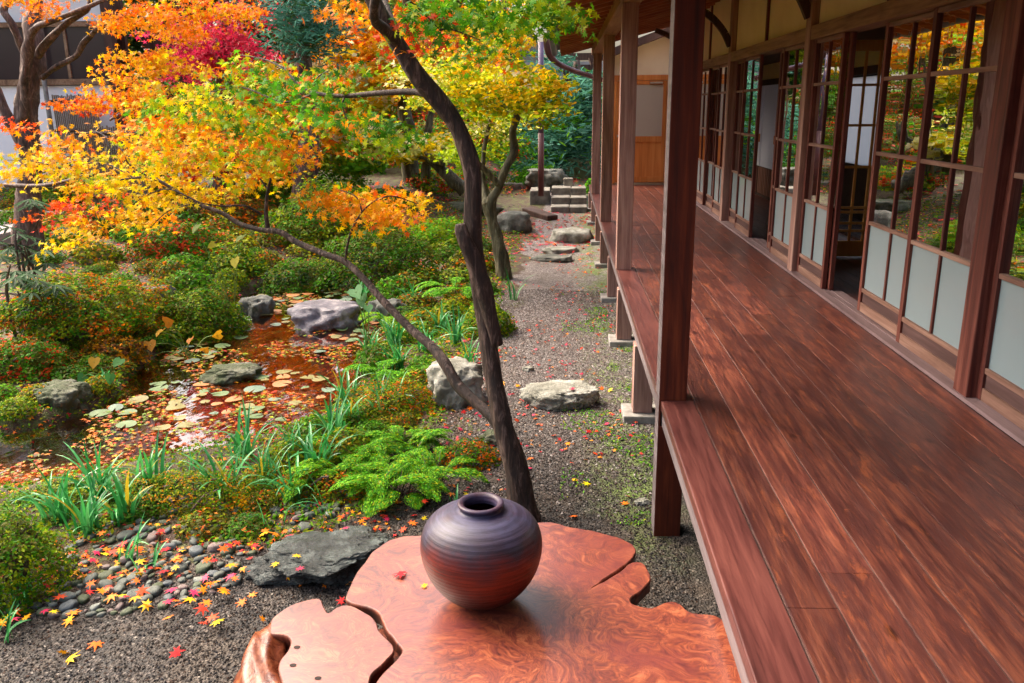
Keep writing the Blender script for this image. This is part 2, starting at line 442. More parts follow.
PAPER, n, p = mat('paper'); p.inputs['Base Color'].default_value = (.8, .78, .84, 1); p.inputs['Roughness'].default_value = .9; _t = N(n, 'ShaderNodeBsdfTranslucent'); _t.inputs[0].default_value = (.8, .78, .84, 1); _m = N(n, 'ShaderNodeMixShader'); L(n, p.outputs[0], _m.inputs[1]); L(n, _t.outputs[0], _m.inputs[2]); L(n, _m.outputs[0], n.nodes['Material Output'].inputs[0])
PAPER2, n, p = mat('fill_panel_paper'); _t = N(n, 'ShaderNodeBsdfTranslucent'); _t.inputs[0].default_value = (.7, .7, .68, 1); L(n, _t.outputs[0], n.nodes['Material Output'].inputs[0])
CEIL = noisy('ceiling_board', (.10, .06, .04), (.14, .09, .06), 3)
ROOFT = noisy('roof_tile', (.08, .08, .09), (.15, .15, .16), 8, .6)
PADST = noisy('foundation_stone', (.16, .15, .14), (.30, .29, .27), 14, .8, .3, .005)

GLASS, n, p = mat('window_glass')
tr = N(n, 'ShaderNodeBsdfTransparent'); tr.inputs[0].default_value = (.86, .90, .88, 1)
gl = N(n, 'ShaderNodeBsdfGlossy'); gl.inputs['Roughness'].default_value = .012
bp = N(n, 'ShaderNodeBump'); bp.inputs['Strength'].default_value = .05; bp.inputs['Distance'].default_value = .02
L(n, noise(n, coords(n, (1, 1.6, .8)), 2.5, 2, .5, .3), bp.inputs['Height']); L(n, bp.outputs[0], gl.inputs['Normal'])
fr = N(n, 'ShaderNodeFresnel'); fr.inputs[0].default_value = 2.15
mx = N(n, 'ShaderNodeMixShader'); L(n, math_(n, 'MULTIPLY', fr.outputs[0], 3.0, True), mx.inputs[0])
L(n, tr.outputs[0], mx.inputs[1]); L(n, gl.outputs[0], mx.inputs[2]); L(n, mx.outputs[0], n.nodes['Material Output'].inputs[0])
GLASS2, n, p = mat('dim_window_glass'); p.inputs['Base Color'].default_value = (.05, .035, .035, 1); p.inputs['Roughness'].default_value = .08; p.inputs['Specular IOR Level'].default_value = .6
FROST, n, p = mat('frosted_glass')
p.inputs['Base Color'].default_value = (.24, .33, .37, 1); p.inputs['Roughness'].default_value = .5
p.inputs['Coat Weight'].default_value = .8; p.inputs['Coat Roughness'].default_value = .06

# knots and worn patches on the deck boards
n = DECK.node_tree; p = n.nodes['Principled BSDF']; old = p.inputs['Base Color'].links[0].from_socket
vk = N(n, 'ShaderNodeTexVoronoi'); vk.inputs['Scale'].default_value = 1.0; L(n, coords(n, (6.5, 3.0, 1)), vk.inputs['Vector'])
kn_ = ramp(n, vk.outputs['Distance'], [(.04, (.10, .08, .08)), (.085, (.45, .38, .38)), (.13, (1, 1, 1))])
c = mixc(n, 1.0, old, kn_, 'MULTIPLY')
pt = noise(n, coords(n, (8, 1.7, 1)), 1.6, 9, .72, .8)
c = mixc(n, ramp(n, pt, [(.43, (0, 0, 0)), (.58, (.8, .8, .8))]), c, mixc(n, .75, c, (.045, .014, .014)))
pt2 = noise(n, coords(n, (8, 1.4, 1), (0, 0, .0)), 2.3, 9, .8, 1.0)
c = mixc(n, ramp(n, pt2, [(.54, (0, 0, 0)), (.66, (.65, .65, .65))]), c, mixc(n, .6, c, (.40, .11, .035)))
pt3 = noise(n, coords(n, (12, 2.2, 1)), 1.3, 9, .75, .5)
c = mixc(n, ramp(n, pt3, [(.54, (0, 0, 0)), (.70, (.25, .25, .25))]), c, (.15, .07, .06))
L(n, c, p.inputs['Base Color'])
# ------------------------------------------------------------------ veranda house
house = thing('veranda_house', (1.9, 8, 0), 'long wooden house with open plank veranda and sliding glass doors on the right', 'house')
XP = .464; POSTS = [3.81, 7.15, 10.29, 13.72]
deck = MB(); xs = [.632, .775, .94, 1.095, 1.265, 1.42, 1.575, 1.73, 1.88]
for i in range(len(xs) - 1):
    y = -.6 - random.random() * 2
    while y < 15.4:
        y2 = min(y + random.uniform(3.2, 4.2), 15.4)
        deck.box(xs[i] + .0022, xs[i + 1] - .0022, y + .0015, y2 - .0015, .585, .620 + random.uniform(-.0015, .0015)); y = y2
for y in np.arange(0, 15.4, .9): deck.box(.60, 1.9, y, y + .06, .50, .584)
DECK_OBJ = deck.build('deck', DECK, house, bevel=.0025)
e = MB(); e.box(.632, 1.879, -1.2, 15.4, .586, .6165); e.build('plank_seams', SEAM, house)  # sheet in the gaps, its paleness stands for bright bevel edges
e = MB(); e.box(.474, .629, -1.5, 15.4, .575, .622); e.build('edge_board', EDGE, house, bevel=.005)
e = MB(); e.box(.482, .54, -1.5, 15.4, .495, .5735); e.build('deck_fascia', FASC, house, bevel=.003)
for i, Y in enumerate(POSTS):
    b = MB(); b.box(XP, XP + .13, Y, Y + .13, .6215, 2.76)
    if i == 0: b.mi[5] = 1
    b.build('post', [POSTD, FASC] if i == 0 else POSTW, house, bevel=.004)
for Y in (.5, 3.81, 5.21, 6.93, 8.5, 10.29, 11.9, 13.72, 15.2):
    g = float(H(.5, Y)); b = MB()
    b.box(XP + .004 if Y != 3.81 else XP, XP + .13, Y, Y + .13, g + (.05 if Y != 3.81 else -.05), .494 if Y != 3.81 else .494); b.mi[5] = 1 if Y == 3.81 else 0; ft = b.build('foot_post', [POSTD, FASC] if Y == 3.81 else wood('foot_post_wood', (.08, .035, .02), (.16, .08, .045), (.25, .14, .08), 2, .7, 25, 2, .4) if False else POSTW, house, bevel=.003)
    if Y != 3.81: b = MB(); b.box(XP - .06, XP + .21, Y - .06, Y + .2, g - .1, g + .048); b.build('foundation_stone', PADST, house, bevel=.008)
    b = MB(); b.box(1.85, 1.98, Y, Y + .13, g, .49); b.build('foot_post', POSTW, house)
# pale notch of first post over the fascia
b = MB(); b.box(.4645, .4735, 3.811, 3.939, .494, .6212); b.mi[5] = 1; b.build('post_notch', [POSTD, FASC], house)
b = MB(); b.box(.445, .613, -1, 14.15, 2.761, 2.955); b.build('eave_beam', BEAMW, house, bevel=.004)
# wall
WP = [(.7, .84), (3.85, 3.99), (7.00, 7.14), (10.21, 10.35), (13.50, 13.64)]
for a0, a1 in WP:
    b = MB(); b.box(1.895, 2.035, a0, a1, .6225, 3.30); b.build('wall_post', POSTW if a0 > 5 else STILE, house, bevel=.004)
b = MB(); b.box(1.882, 2.07, -1, 15.4, .6215, .640); b.box(1.945, 1.955, -1, 15.4, .640, .6435); b.box(1.99, 2.0, -1, 15.4, .640, .6435)
b.build('door_sill', SILLW, house)
l0 = -1
for (a0, a1) in WP + [(15.4, 15.5)]:
    b = MB(); b.box(1.90, 2.06, l0, a0 - .002, 2.45, 2.553); b.build('lintel', LINT, house, bevel=.003)
    b = MB(); b.box(1.955, 2.03, l0, a0 - .002, 2.555, 3.32); b.build('wall_panel', PLAST, house)
    if a0 > 5 or a0 == 3.85:
        ym = (l0 + a0) / 2
        b = MB(); b.box(1.93, 1.953, ym - .025, ym + .025, 2.555, 3.3); b.build('wall_strut', STILE, house)
    l0 = a1 + .002
# curved brackets from the wall posts to the eave
for a0, a1 in WP[1:]:
    Y = (a0 + a1) / 2; b = MB(); pts = [(1.90, Y, 2.62), (1.80, Y, 2.80), (1.62, Y, 2.97), (1.38, Y, 3.07)]
    pp, rr = smooth_path(pts, [.035] * 4, 4)
    for i in range(len(pp) - 1): b.bar(pp[i], pp[i + 1], .06, .07, (0.3, 0, 1))
    b.build('bracket', DARKW, house)
# roof
def zr(x): return 2.79 + (x + .05) * .245
r = MB()
r.add([(-.05, -3, zr(-.05)), (5.0, -3, zr(5)), (5.0, 14.02, zr(5)), (-.05, 14.02, zr(-.05)),
       (-.05, -3, zr(-.05) + .05), (5.0, -3, zr(5) + .05), (5.0, 14.02, zr(5) + .05), (-.05, 14.02, zr(-.05) + .05)],
      [(0, 3, 2, 1), (4, 5, 6, 7), (0, 1, 5, 4), (1, 2, 6, 5), (2, 3, 7, 6), (3, 0, 4, 7)])
r.build('roof_boarding', RAFT, house)
r = MB()
for i in range(0, 60):
    y = -3 + i * .29
    pass
r.add([(-.13, -3, zr(-.13) + .055), (5.0, -3, zr(5) + .055), (5.0, 14.1, zr(5) + .055), (-.13, 14.1, zr(-.13) + .055),
       (-.13, -3, zr(-.13) + .12), (5.0, -3, zr(5) + .14), (5.0, 14.1, zr(5) + .14), (-.13, 14.1, zr(-.13) + .12)],
      [(0, 3, 2, 1), (4, 5, 6, 7), (0, 1, 5, 4), (1, 2, 6, 5), (2, 3, 7, 6), (3, 0, 4, 7)])
r.build('roof', ROOFT, house)
for y in np.arange(1.0, 14.0, .36):
    b = MB(); b.bar((-.04, y, zr(-.04) - .028), (1.95, y, zr(1.95) - .028), .045, .052); b.build('rafter', RAFT, house)
b = MB(); pts = [(-.14, y, 2.80) for y in np.linspace(-1, 14.2, 3)]
b.tube(pts, [.05] * 3, 10)
COPPER = noisy('copper_pipe', (.10, .05, .06), (.16, .09, .10), 6, .4, .1, .002, metal=.6)
g = b.build('gutter', COPPER, house, smooth=True)
# inner corridor
b = MB()
for i in range(6): b.box(2.075 + i * .16, 2.233 + i * .16, -1, 15.3, .585, .618)
b.build('inner_floor', DECK, house)
b = MB(); b.box(2.04, 4.9, -1, 15.3, 2.56, 2.6); b.build('inner_ceiling', CEIL, house)
b = MB(); b.box(3.06, 3.1, -1, 15.3, 2.34, 2.555); b.build('inner_wall', PLAST, house)
b = MB(); b.box(4.9, 4.92, -1, 15.3, 1.0, 2.4); b.build('fill_light_panel', PAPER2, house)  # unseen translucent panel, added so sky light brightens the dark corridor
b = MB(); b.box(4.9, 4.95, -1, 15.3, .0, 1.0); b.box(4.9, 4.95, -1, 15.3, 2.4, 2.6); b.box(2.07, 4.9, 15.3, 15.35, 0, 2.6); b.box(2.07, 4.9, -1.05, -1, 0, 2.6); b.build('inner_back_wall', CEIL, house)
b = MB(); b.box(3.04, 3.12, -1, 15.3, 2.26, 2.338); b.box(3.04, 3.12, -1, 15.3, .60, .64); b.build('inner_rail', DARKW, house)
for y0 in (3.3, 5.9, 6.9, 9.6, 10.6, 12.6, 13.6):
    b = MB(); b.box(3.06, 3.085, y0, y0 + .95, .645, 2.255); d_ = b.build('paper_door', PAPER, house)
    b = MB(); b.box(3.045, 3.058, y0, y0 + .95, .645, 1.06)
    b.build('kick_slats', DARKW, d_)
    b = MB()
    for k in range(9): b.box(3.035, 3.044, y0 + .02 + k * .104, y0 + .09 + k * .104, .66, 1.05)
    b.build('slat_row', wood('slat_wood', (.12, .05, .035), (.2, .09, .06), (.3, .14, .1), 2) if y0 == 3.3 else bpy.data.materials['slat_wood'], d_)
    b = MB(); b.box(3.045, 3.0585, y0 + .05, y0 + .13, 1.42, 1.54); b.build('pull', ORNG, d_)
# lattice door standing across the corridor
ld = MB(); y = 7.8; x0, x1 = 2.44, 3.02; z0, z1 = .63, 2.5
for xx in (x0, x1 - .05): ld.box(xx, xx + .05, y, y + .03, z0, z1)
ld.box(x0 + .05, x1 - .05, y, y + .03, z1 - .09, z1); ld.box(x0 + .05, x1 - .05, y, y + .03, z0, z0 + .14)
for k in (1, 2, 3): ld.box(x0 + .05 + k * .12 - .010, x0 + .05 + k * .12 + .010, y + .004, y + .026, z0 + .14, z1 - .09)
for zz in (.85, .92, 1.02, 1.06, 1.42, 1.78, 2.12): ld.box(x0 + .05, x1 - .05, y + .003, y + .027, zz, zz + .022)
tag(ld.build('lattice_door', wood('lattice_wood', (.75, .32, .07), (.85, .42, .11), (.9, .5, .16), 2, .5), house), 'honey coloured lattice door standing across the inner corridor')
# sliding glass doors
def leaf(X, y0, y1):
    b = MB(); s = .045; t = .032; ym = (y0 + y1) / 2
    b.box(X, X + t, y0, y0 + s, .645, 2.448); b.box(X, X + t, y1 - s, y1, .645, 2.448)
    for za, zb in ((.79, 1.23), (1.23, 1.67), (1.67, 2.12), (2.12, 2.425)):
        b.box(X + .005, X + t - .005, ym - .011, ym + .011, za + .012, zb - .012)
    d = b.build('sliding_door', STILE, house, bevel=.002)
    for za, zb in ((.645, .705), (.774, .801), (1.218, 1.241), (1.658, 1.681), (2.108, 2.131), (2.422, 2.447)):
        b = MB(); b.box(X + .002, X + t - .002, y0 + s, y1 - s, za, zb); b.build('rail', RAILW, d, bevel=.002)
    b = MB(); b.box(X + .012, X + .022, y0 + s, y1 - s, .706, .773); b.build('kick_panel', KICK, d)
    xg = X + .017
    for nm, ma, rows in (('clear_pane', GLASS, ((1.241, 1.658), (1.681, 2.108), (2.131, 2.422))), ('frosted_pane', FROST, ((.801, 1.218),))):
        b = MB()
        for za, zb in rows:
            for ya, yb in ((y0 + s, ym - .011), (ym + .011, y1 - s)):
                b.add([(xg, ya, za), (xg, yb, za), (xg, yb, zb), (xg, ya, zb)], [(0, 1, 2, 3)])
        b.build(nm, ma, d)
A, B = 1.935, 1.975
for X, y0, y1 in ((A, -.05, .65), (B, .9, 1.66), (A, 1.62, 2.38), (B, 2.3, 3.08), (A, 3.05, 3.845), (A, 4.0, 4.83), (B, 4.79, 5.62), (A, 6.28, 6.99), (B, 6.24, 6.95),
                  (A, 7.15, 7.95), (B, 7.42, 8.22), (A, 8.84, 9.62), (B, 9.4, 10.2), (A, 10.36, 11.14), (B, 11.1, 11.9), (A, 11.86, 12.66), (B, 12.62, 13.49), (A, 13.65, 14.5), (B, 14.46, 15.38)):
    leaf(X, y0, y1)
b = MB(); b.box(1.922, 1.934, 9.66, 9.70, 1.95, 2.44)
# end wall with its own roof
b = MB(); yE = 15.4
b.add([(.84, yE, .0), (.84, yE + .12, .0), (4.9, yE, .0), (4.9, yE + .12, .0), (.84, yE, 2.84), (.84, yE + .12, 2.84), (4.9, yE, 4.3), (4.9, yE + .12, 4.3)],
      [(0, 2, 6, 4), (1, 5, 7, 3), (0, 4, 5, 1), (2, 3, 7, 6), (4, 6, 7, 5), (0, 1, 3, 2)])
b.build('end_wall', PLAST, house)
b = MB(); b.bar((.45, 15.28, 2.72), (4.9, 15.28, 4.32), .5, .12); b.build('end_roof', DARKW, house)
ed = MB()
ed.box(.86, .93, 15.36, 15.398, .64, 2.40); ed.box(1.80, 1.87, 15.36, 15.398, .64, 2.40); ed.box(.86, 1.87, 15.355, 15.398, 2.401, 2.49)
ed = ed.build('end_door_frame', ORNG, house, bevel=.003)
dp_ = MB(); dp_.box(.935, .995, 15.362, 15.396, .66, 2.395); dp_.box(1.735, 1.795, 15.362, 15.396, .66, 2.395)
dp_.box(.995, 1.735, 15.362, 15.396, .66, .76); dp_.box(.995, 1.735, 15.362, 15.396, 1.36, 1.46); dp_.box(.995, 1.735, 15.362, 15.396, 2.33, 2.395)
dp_.box(1.09, 1.13, 15.364, 15.396, .76, 1.36)
dd = dp_.build('end_door', ORNG, house, bevel=.003)
b = MB(); b.box(.995, 1.735, 15.375, 15.39, .76, 1.36); b.build('door_panel', ORNG, dd)
b = MB(); b.box(.995, 1.735, 15.375, 15.39, 1.46, 2.33); b.build('door_pane', noisy('cloudy_glass', (.42, .36, .30), (.46, .40, .33), 1, .4, .02), dd)
b = MB(); b.box(.955, .975, 15.33, 15.361, 1.45, 1.49); b.build('handle', noisy('steel', (.6, .6, .6), (.7, .7, .7), 3, .3, .02, metal=1), dd)
b = MB(); b.box(1.5, 1.72, 15.33, 15.36, 2.345, 2.375); b.build('door_closer', bpy.data.materials['steel'], dd)

# ------------------------------------------------------------------ burl table
m, n, p = mat('burl_wood')
v = coords(n)
wz = N(n, 'ShaderNodeTexNoise'); wz.inputs['Scale'].default_value = 2.4; wz.inputs['Detail'].default_value = 3; L(n, v, wz.inputs['Vector'])
vm = N(n, 'ShaderNodeVectorMath', operation='MULTIPLY_ADD'); L(n, wz.outputs['Color'], vm.inputs[0]); vm.inputs[1].default_value = (1.1, 1.1, .3); L(n, v, vm.inputs[2])
v2 = N(n, 'ShaderNodeTexNoise'); v2.inputs['Scale'].default_value = 3.2; v2.inputs['Detail'].default_value = 4; v2.inputs['Roughness'].default_value = .5; v2.inputs['Distortion'].default_value = 1.6; L(n, vm.outputs[0], v2.inputs['Vector'])
sn = math_(n, 'ABSOLUTE', math_(n, 'SINE', math_(n, 'MULTIPLY', v2.outputs['Fac'], 105)))
fine = noise(n, vm.outputs[0], 9.5, 10, .70, 2.0)
big_ = noise(n, v, 2.6, 4, .6, .8)
f = math_(n, 'ADD', math_(n, 'ADD', math_(n, 'MULTIPLY', sn, .11), .09), math_(n, 'MULTIPLY', fine, .68))
c = ramp(n, f, [(.34, (.040, .007, .006)), (.45, (.13, .025, .018)), (.54, (.24, .054, .022)), (.66, (.42, .14, .065))])
c = mixc(n, ramp(n, big_, [(.46, (0, 0, 0)), (.60, (.9, .9, .9))]), c, mixc(n, .5, c, (.16, .028, .030)))
L(n, c, p.inputs['Base Color']); p.inputs['Roughness'].default_value = .38; p.inputs['Coat Weight'].default_value = 1; p.inputs['Coat Roughness'].default_value = .28; p.inputs['Coat IOR'].default_value = 1.7
bump(n, p, f, .12, .003); BURL = m
m, n, p = mat('burl_side_wood')
v = coords(n, (1, 1, .35)); f = noise(n, v, 14, 6, .65, 1.5)
L(n, ramp(n, f, [(.32, (.02, .005, .004)), (.5, (.12, .025, .012)), (.7, (.27, .075, .035))]), p.inputs['Base Color'])
p.inputs['Roughness'].default_value = .55; p.inputs['Coat Weight'].default_value = .15; p.inputs['Coat Roughness'].default_value = .3
bump(n, p, f, .5, .01); BSIDE = m
FLARE = wood('root_flare_wood', (.05, .010, .006), (.15, .036, .014), (.32, .11, .045), 2, .30, 30, 9, 1.0, .4)
TZ = .45
table = thing('burl_table', (-.1, 2.2, -.12), 'low live-edge burl slab table of polished reddish wood with a dark crack', 'table')
PA = [(270, 634), (273, 618), (288, 607), (303, 601), (321, 598), (322.5, 606), (327, 615), (331, 613), (336, 607), (347, 604.5), (358, 609), (370, 616), (375, 622), (378, 631), (384, 637), (391, 644), (394, 650), (390, 656), (380, 665), (370, 674), (366, 690), (330, 720), (300, 712), (288, 690), (279, 672), (280, 660), (290, 649), (293, 640), (289, 634)]
PB = [(345.5, 600), (352, 583), (358, 572), (374, 551), (388, 541), (404, 536), (425, 536), (455, 533), (490, 527), (530, 523), (552, 522), (568, 527), (592, 531), (618, 537.5), (632, 544), (635.5, 551), (632, 558), (622, 566), (604, 578), (590, 588), (589, 590), (606, 581), (622, 571), (632, 562), (642, 562), (648.5, 571), (650, 580), (641, 590), (629, 597), (628, 603), (640, 607), (652, 609), (662, 604), (672, 601), (681, 604), (684, 610), (694, 614), (714, 615), (760, 640), (790, 700), (800, 800), (760, 900), (500, 930), (330, 880), (345, 740), (376, 684), (385, 672), (397, 661), (405, 650), (397, 640), (388, 630), (384, 621), (380, 612), (371, 607), (356, 603.5)]
def slab(poly, seed, out_fn):
    P = [AZ(x, y, TZ)[:2] for x, y in poly]
    # refine
    Q = []
    for i in range(len(P)):
        a = P[i]; b = P[(i + 1) % len(P)]; k = max(1, int(np.linalg.norm(b - a) / .012))
        for j in range(k): Q.append(a + (b - a) * j / k)
    Q = np.array(Q); 
    for _ in range(2): Q = (np.roll(Q, 1, 0) + Q * 2 + np.roll(Q, -1, 0)) / 4
    area = .5 * np.sum(Q[:, 0] * np.roll(Q[:, 1], -1) - np.roll(Q[:, 0], -1) * Q[:, 1])
    if area < 0: Q = Q[::-1].copy()
    t = np.roll(Q, -2, 0) - np.roll(Q, 2, 0); t /= np.linalg.norm(t, axis=1, keepdims=True) + 1e-9
    nrm = np.column_stack([t[:, 1], -t[:, 0]])
    for i, q_ in enumerate(Q):
        Q[i] += nrm[i] * .004 * mn.noise(Vector((q_[0] * 22, q_[1] * 22, seed)))
    bm = bmesh.new(); rings = []
    prof = [(0, 0), (.0035, -.003), (.004, -.012), (0, -.022), (-1, -.042), (-2, -.060)]
    for (o_, dz) in prof:
        ring = []
        for i, q_ in enumerate(Q):
            if o_ >= 0: off = o_
            else: off = out_fn(q_, -o_) + .012 * mn.noise(Vector((q_[0] * 9, q_[1] * 9, dz * 20 + seed)))
            ring.append(bm.verts.new((*(q_ + nrm[i] * off), TZ + dz)))
        rings.append(ring)
    Qe = np.array([(v_.co.x, v_.co.y) for v_ in rings[0]])
    for tri in tessellate_polygon([[Vector((q_[0], q_[1], 0)) for q_ in Qe]]):
        ct = Qe[list(tri)].mean(0)
        if not inpoly(np.array([ct[0]]), np.array([ct[1]]), Qe)[0]: continue
        a3, b3, c3 = Qe[tri[0]], Qe[tri[1]], Qe[tri[2]]
        cr3 = (b3[0] - a3[0]) * (c3[1] - a3[1]) - (b3[1] - a3[1]) * (c3[0] - a3[0])
        if abs(cr3) < 1e-9: continue
        bm.faces.new([rings[0][k_] for k_ in (tri if cr3 > 0 else tri[::-1])]).material_index = 0
    for r0, r1 in zip(rings[:-1], rings[1:]):
        for i in range(len(Q)):
            j = (i + 1) % len(Q); f_ = bm.faces.new((r0[i], r1[i], r1[j], r0[j])); f_.material_index = 1; f_.smooth = True
    me = bpy.data.meshes.new('slab'); bm.to_mesh(me); bm.free(); return me
link('slab', slab(PA, 3, lambda q_, k: .0 if k == 1 else -.008), [BURL, BSIDE], table)
link('slab', slab(PB, 8, lambda q_, k: -.002 if k == 1 else -.012), [BURL, BSIDE], table)
# bulging root side left of the small slab
bs = MB(); pts = [AZ(286, 632, TZ - .075), AZ(274, 643, TZ - .07), AZ(266, 656, TZ - .072), AZ(262, 675, TZ - .08), AZ(266, 700, TZ - .10), AZ(290, 740, TZ - .14)]
pts, rr = smooth_path(pts, [.045, .058, .064, .068, .07, .06], 8); bs.tube(pts, rr, 40, .32, 3)
o = bs.build('root_flare', FLARE, table, smooth=True)
# holes in the small slab: dark plugs, and the trunk base under the slabs
ub = MB(); 
for k, (cx_, cy_, rr_) in enumerate([(-.48, 2.08, .24), (-.05, 1.9, .32)]):
    pts = [(cx_, cy_, -.16), (cx_, cy_, .0), (cx_, cy_, .2), (cx_, cy_, TZ - .058)]; pp, r_ = smooth_path(pts, [rr_ * 1.05, rr_ * .8, rr_ * .85, rr_ * .95], 4); ub.tube(pp, r_, 40, .15, k)
ub.build('base', BSIDE, table, smooth=True)
HOLE = noisy('hole_dark', (.01, .004, .003), (.02, .008, .005), 5)
for x, y in ((297, 647), (293, 665), (318, 678)):
    kn = MB()
    c_ = AZ(x, y, TZ + .0012); kn.add([(c_[0] + math.cos(a_) * .010, c_[1] + math.sin(a_) * .0075, c_[2]) for a_ in np.linspace(0, 2 * math.pi, 14)[:13]], [tuple(range(13))]); kn.build('knot_hole', HOLE, table)

# ------------------------------------------------------------------ vase
vc_ = AZ(483, 596, TZ); vb = (vc_[0], vc_[1] - .015, TZ)
VS = 1
prof = [(0, .004), (.056, .004), (.062, .0), (.070, .004), (.098, .020), (.126, .044), (.150, .074), (.170, .108), (.183, .144), (.190, .180), (.191, .210), (.186, .240), (.176, .265), (.159, .287), (.136, .304), (.110, .316), (.088, .322), (.073, .325), (.066, .328), (.065, .333), (.069, .340), (.072, .345), (.070, .350), (.064, .352), (.056, .349), (.051, .341), (.051, .325), (.060, .313), (.12, .29), (.16, .25), (.17, .19), (.13, .08), (0, .05)]
_pp2, _ = smooth_path([(a_, 0, b_) for a_, b_ in prof], [0] * len(prof), 4)
seg = 96; vv = []; ff = []
for i, q_ in enumerate(_pp2):
    for k in range(seg):
        a_ = 2 * math.pi * k / seg; r_ = max(q_[0], 0) * (1 + .004 * math.sin(a_ * 2 + 1)); vv.append((vb[0] + math.cos(a_) * r_, vb[1] + math.sin(a_) * r_, vb[2] + q_[2] * .97 + .001))
for i in range(len(_pp2) - 1):
    for k in range(seg): ff.append((i * seg + k, i * seg + (k + 1) % seg, (i + 1) * seg + (k + 1) % seg, (i + 1) * seg + k))
me = bpy.data.meshes.new('vase'); me.from_pydata(vv, [], ff); me.polygons.foreach_set('use_smooth', [True] * len(ff))
m, n, p = mat('vase_surface')
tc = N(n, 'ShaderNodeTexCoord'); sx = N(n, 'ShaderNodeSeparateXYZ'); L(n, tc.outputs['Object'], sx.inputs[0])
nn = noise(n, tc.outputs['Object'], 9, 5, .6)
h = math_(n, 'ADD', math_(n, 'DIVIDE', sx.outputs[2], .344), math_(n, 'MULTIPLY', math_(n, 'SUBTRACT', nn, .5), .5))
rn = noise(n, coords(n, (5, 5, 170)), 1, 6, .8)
c = ramp(n, h, [(0, (.012, .003, .002)), (.25, (.06, .008, .004)), (.5, (.17, .020, .007)), (.62, (.10, .020, .020)), (.74, (.040, .028, .042)), (.9, (.046, .046, .090)), (1, (.045, .022, .04))])  # dark red brown at the foot, turning bluish towards the shoulder
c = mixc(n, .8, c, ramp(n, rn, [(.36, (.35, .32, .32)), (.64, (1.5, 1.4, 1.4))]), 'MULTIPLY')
L(n, c, p.inputs['Base Color']); p.inputs['Roughness'].default_value = .46; p.inputs['Specular IOR Level'].default_value = .25
p.inputs['Coat Weight'].default_value = .12; p.inputs['Coat Roughness'].default_value = .35
wv = N(n, 'ShaderNodeTexWave', wave_type='BANDS', bands_direction='Z'); wv.inputs['Scale'].default_value = 22; wv.inputs['Distortion'].default_value = .6
L(n, tc.outputs['Object'], wv.inputs['Vector'])
bump(n, p, math_(n, 'ADD', math_(n, 'MULTIPLY', wv.outputs['Fac'], .5), rn), .35, .003)
tag(link('vase', me, m, None, vb), 'round ceramic vase with narrow mouth and bluish brown surface on the burl table', 'vase')

# ------------------------------------------------------------------ rocks
ROCKG = noisy('grey_rock', (.035, .04, .03), (.10, .105, .09), 6, .75, .9, .03, 9, (.24, .24, .21))
ROCKW = noisy('wet_dark_rock', (.010, .012, .013), (.050, .060, .058), 9, .26, 1.0, .03, 10, (.17, .20, .19))
ROCKM = noisy('mossy_rock', (.03, .055, .012), (.07, .08, .04), 6, .85, .9, .03, 9, (.18, .18, .14))
ROCKB = noisy('bluish_rock', (.06, .055, .07), (.16, .145, .17), 6, .5, .8, .02, 9, (.42, .38, .38))
ROCKL = noisy('pale_rock', (.12, .12, .09), (.27, .27, .23), 7, .8, 1.0, .03, 9, (.46, .46, .43))
def rock_mesh(sx_, sy_, sz_, seed, sub=4, rough=.35, flat=.6, name='rock'):
    bm = bmesh.new(); bmesh.ops.create_icosphere(bm, subdivisions=sub, radius=1)
    o_ = Vector((seed * 3.7, seed * 1.3, seed * 5.1))
    for v_ in bm.verts:
        d = v_.co.normalized()
        k = 1 + rough * mn.noise(d * 1.3 + o_) + rough * .5 * mn.noise(d * 3 + o_) - rough * .35 * abs(mn.noise(d * 5.5 + o_)) + .06 * mn.noise(d * 12 + o_) - .11 * abs(mn.noise(Vector((d.x * 8, d.y * 8, d.z * 20)) + o_)) + .025 * mn.noise(d * 30 + o_)
        c_ = d * k
        c_.z = math.copysign(abs(c_.z) ** .9, c_.z)
        if c_.z > flat: c_.z = flat + (c_.z - flat) * .25
        v_.co = Vector((c_.x * sx_, c_.y * sy_, c_.z * sz_))
    me = bpy.data.meshes.new(name); bm.to_mesh(me); bm.free()
    me.polygons.foreach_set('use_smooth', [True] * len(me.polygons)); return me
def rock(px, py, z, sx_, sy_, sz_, seed, m_, label, rot=0, name='rock', cat='rock', rough=.45, flat=.6, sink=.35):
    c_ = AZ(px, py, z if z is not None else 0)
    if z is None:
        for _ in range(4): c_ = AZ(px, py, float(H(c_[0], c_[1])))
    me = rock_mesh(sx_, sy_, sz_, seed, 6 if c_[1] < 4 else (5 if c_[1] < 6.5 else 4), rough, flat, name); me.transform(Matrix.Rotation(rot, 4, 'Z'))
    me.materials.append(m_)
    o_ = bpy.data.objects.new(name, me); C.objects.link(o_); o_.location = (c_[0], c_[1] + sy_ * .8, c_[2] + sz_ * (1 - sink) * .5)
    return tag(o_, label, cat)
darkrock = rock(325, 584, None, .31, .22, .15, 2, ROCKW, 'large wet dark slab rock scattered with fallen leaves behind the burl table', .35, rough=.4, flat=.35, sink=.5)
rock(561, 410, None, .28, .20, .13, 5, ROCKL, 'pale rugged stepping stone in the gravel beside the veranda', .1, 'stepping_stone', 'stepping stone', .28, .45)
rock(452, 408, None, .22, .24, .24, 7, ROCKL, 'tall pale boulder behind the forked maple trunk', 0, 'boulder', 'boulder', .3, .7)
rock(320, 330, WATER_Z, .34, .30, .20, 9, ROCKB, 'bluish flat topped rock standing in the pond', .2)
rock(384, 322, WATER_Z, .20, .2, .19, 12, ROCKG, 'grey rock on the far right bank of the pond', .5)
rock(254, 316, WATER_Z, .17, .18, .17, 14, ROCKG, 'small grey rock beside the round azalea at the pond edge', .1)
rock(228, 382, WATER_Z, .23, .16, .09, 17, ROCKM, 'low mossy rock breaking the pond surface near its left bank', .2)
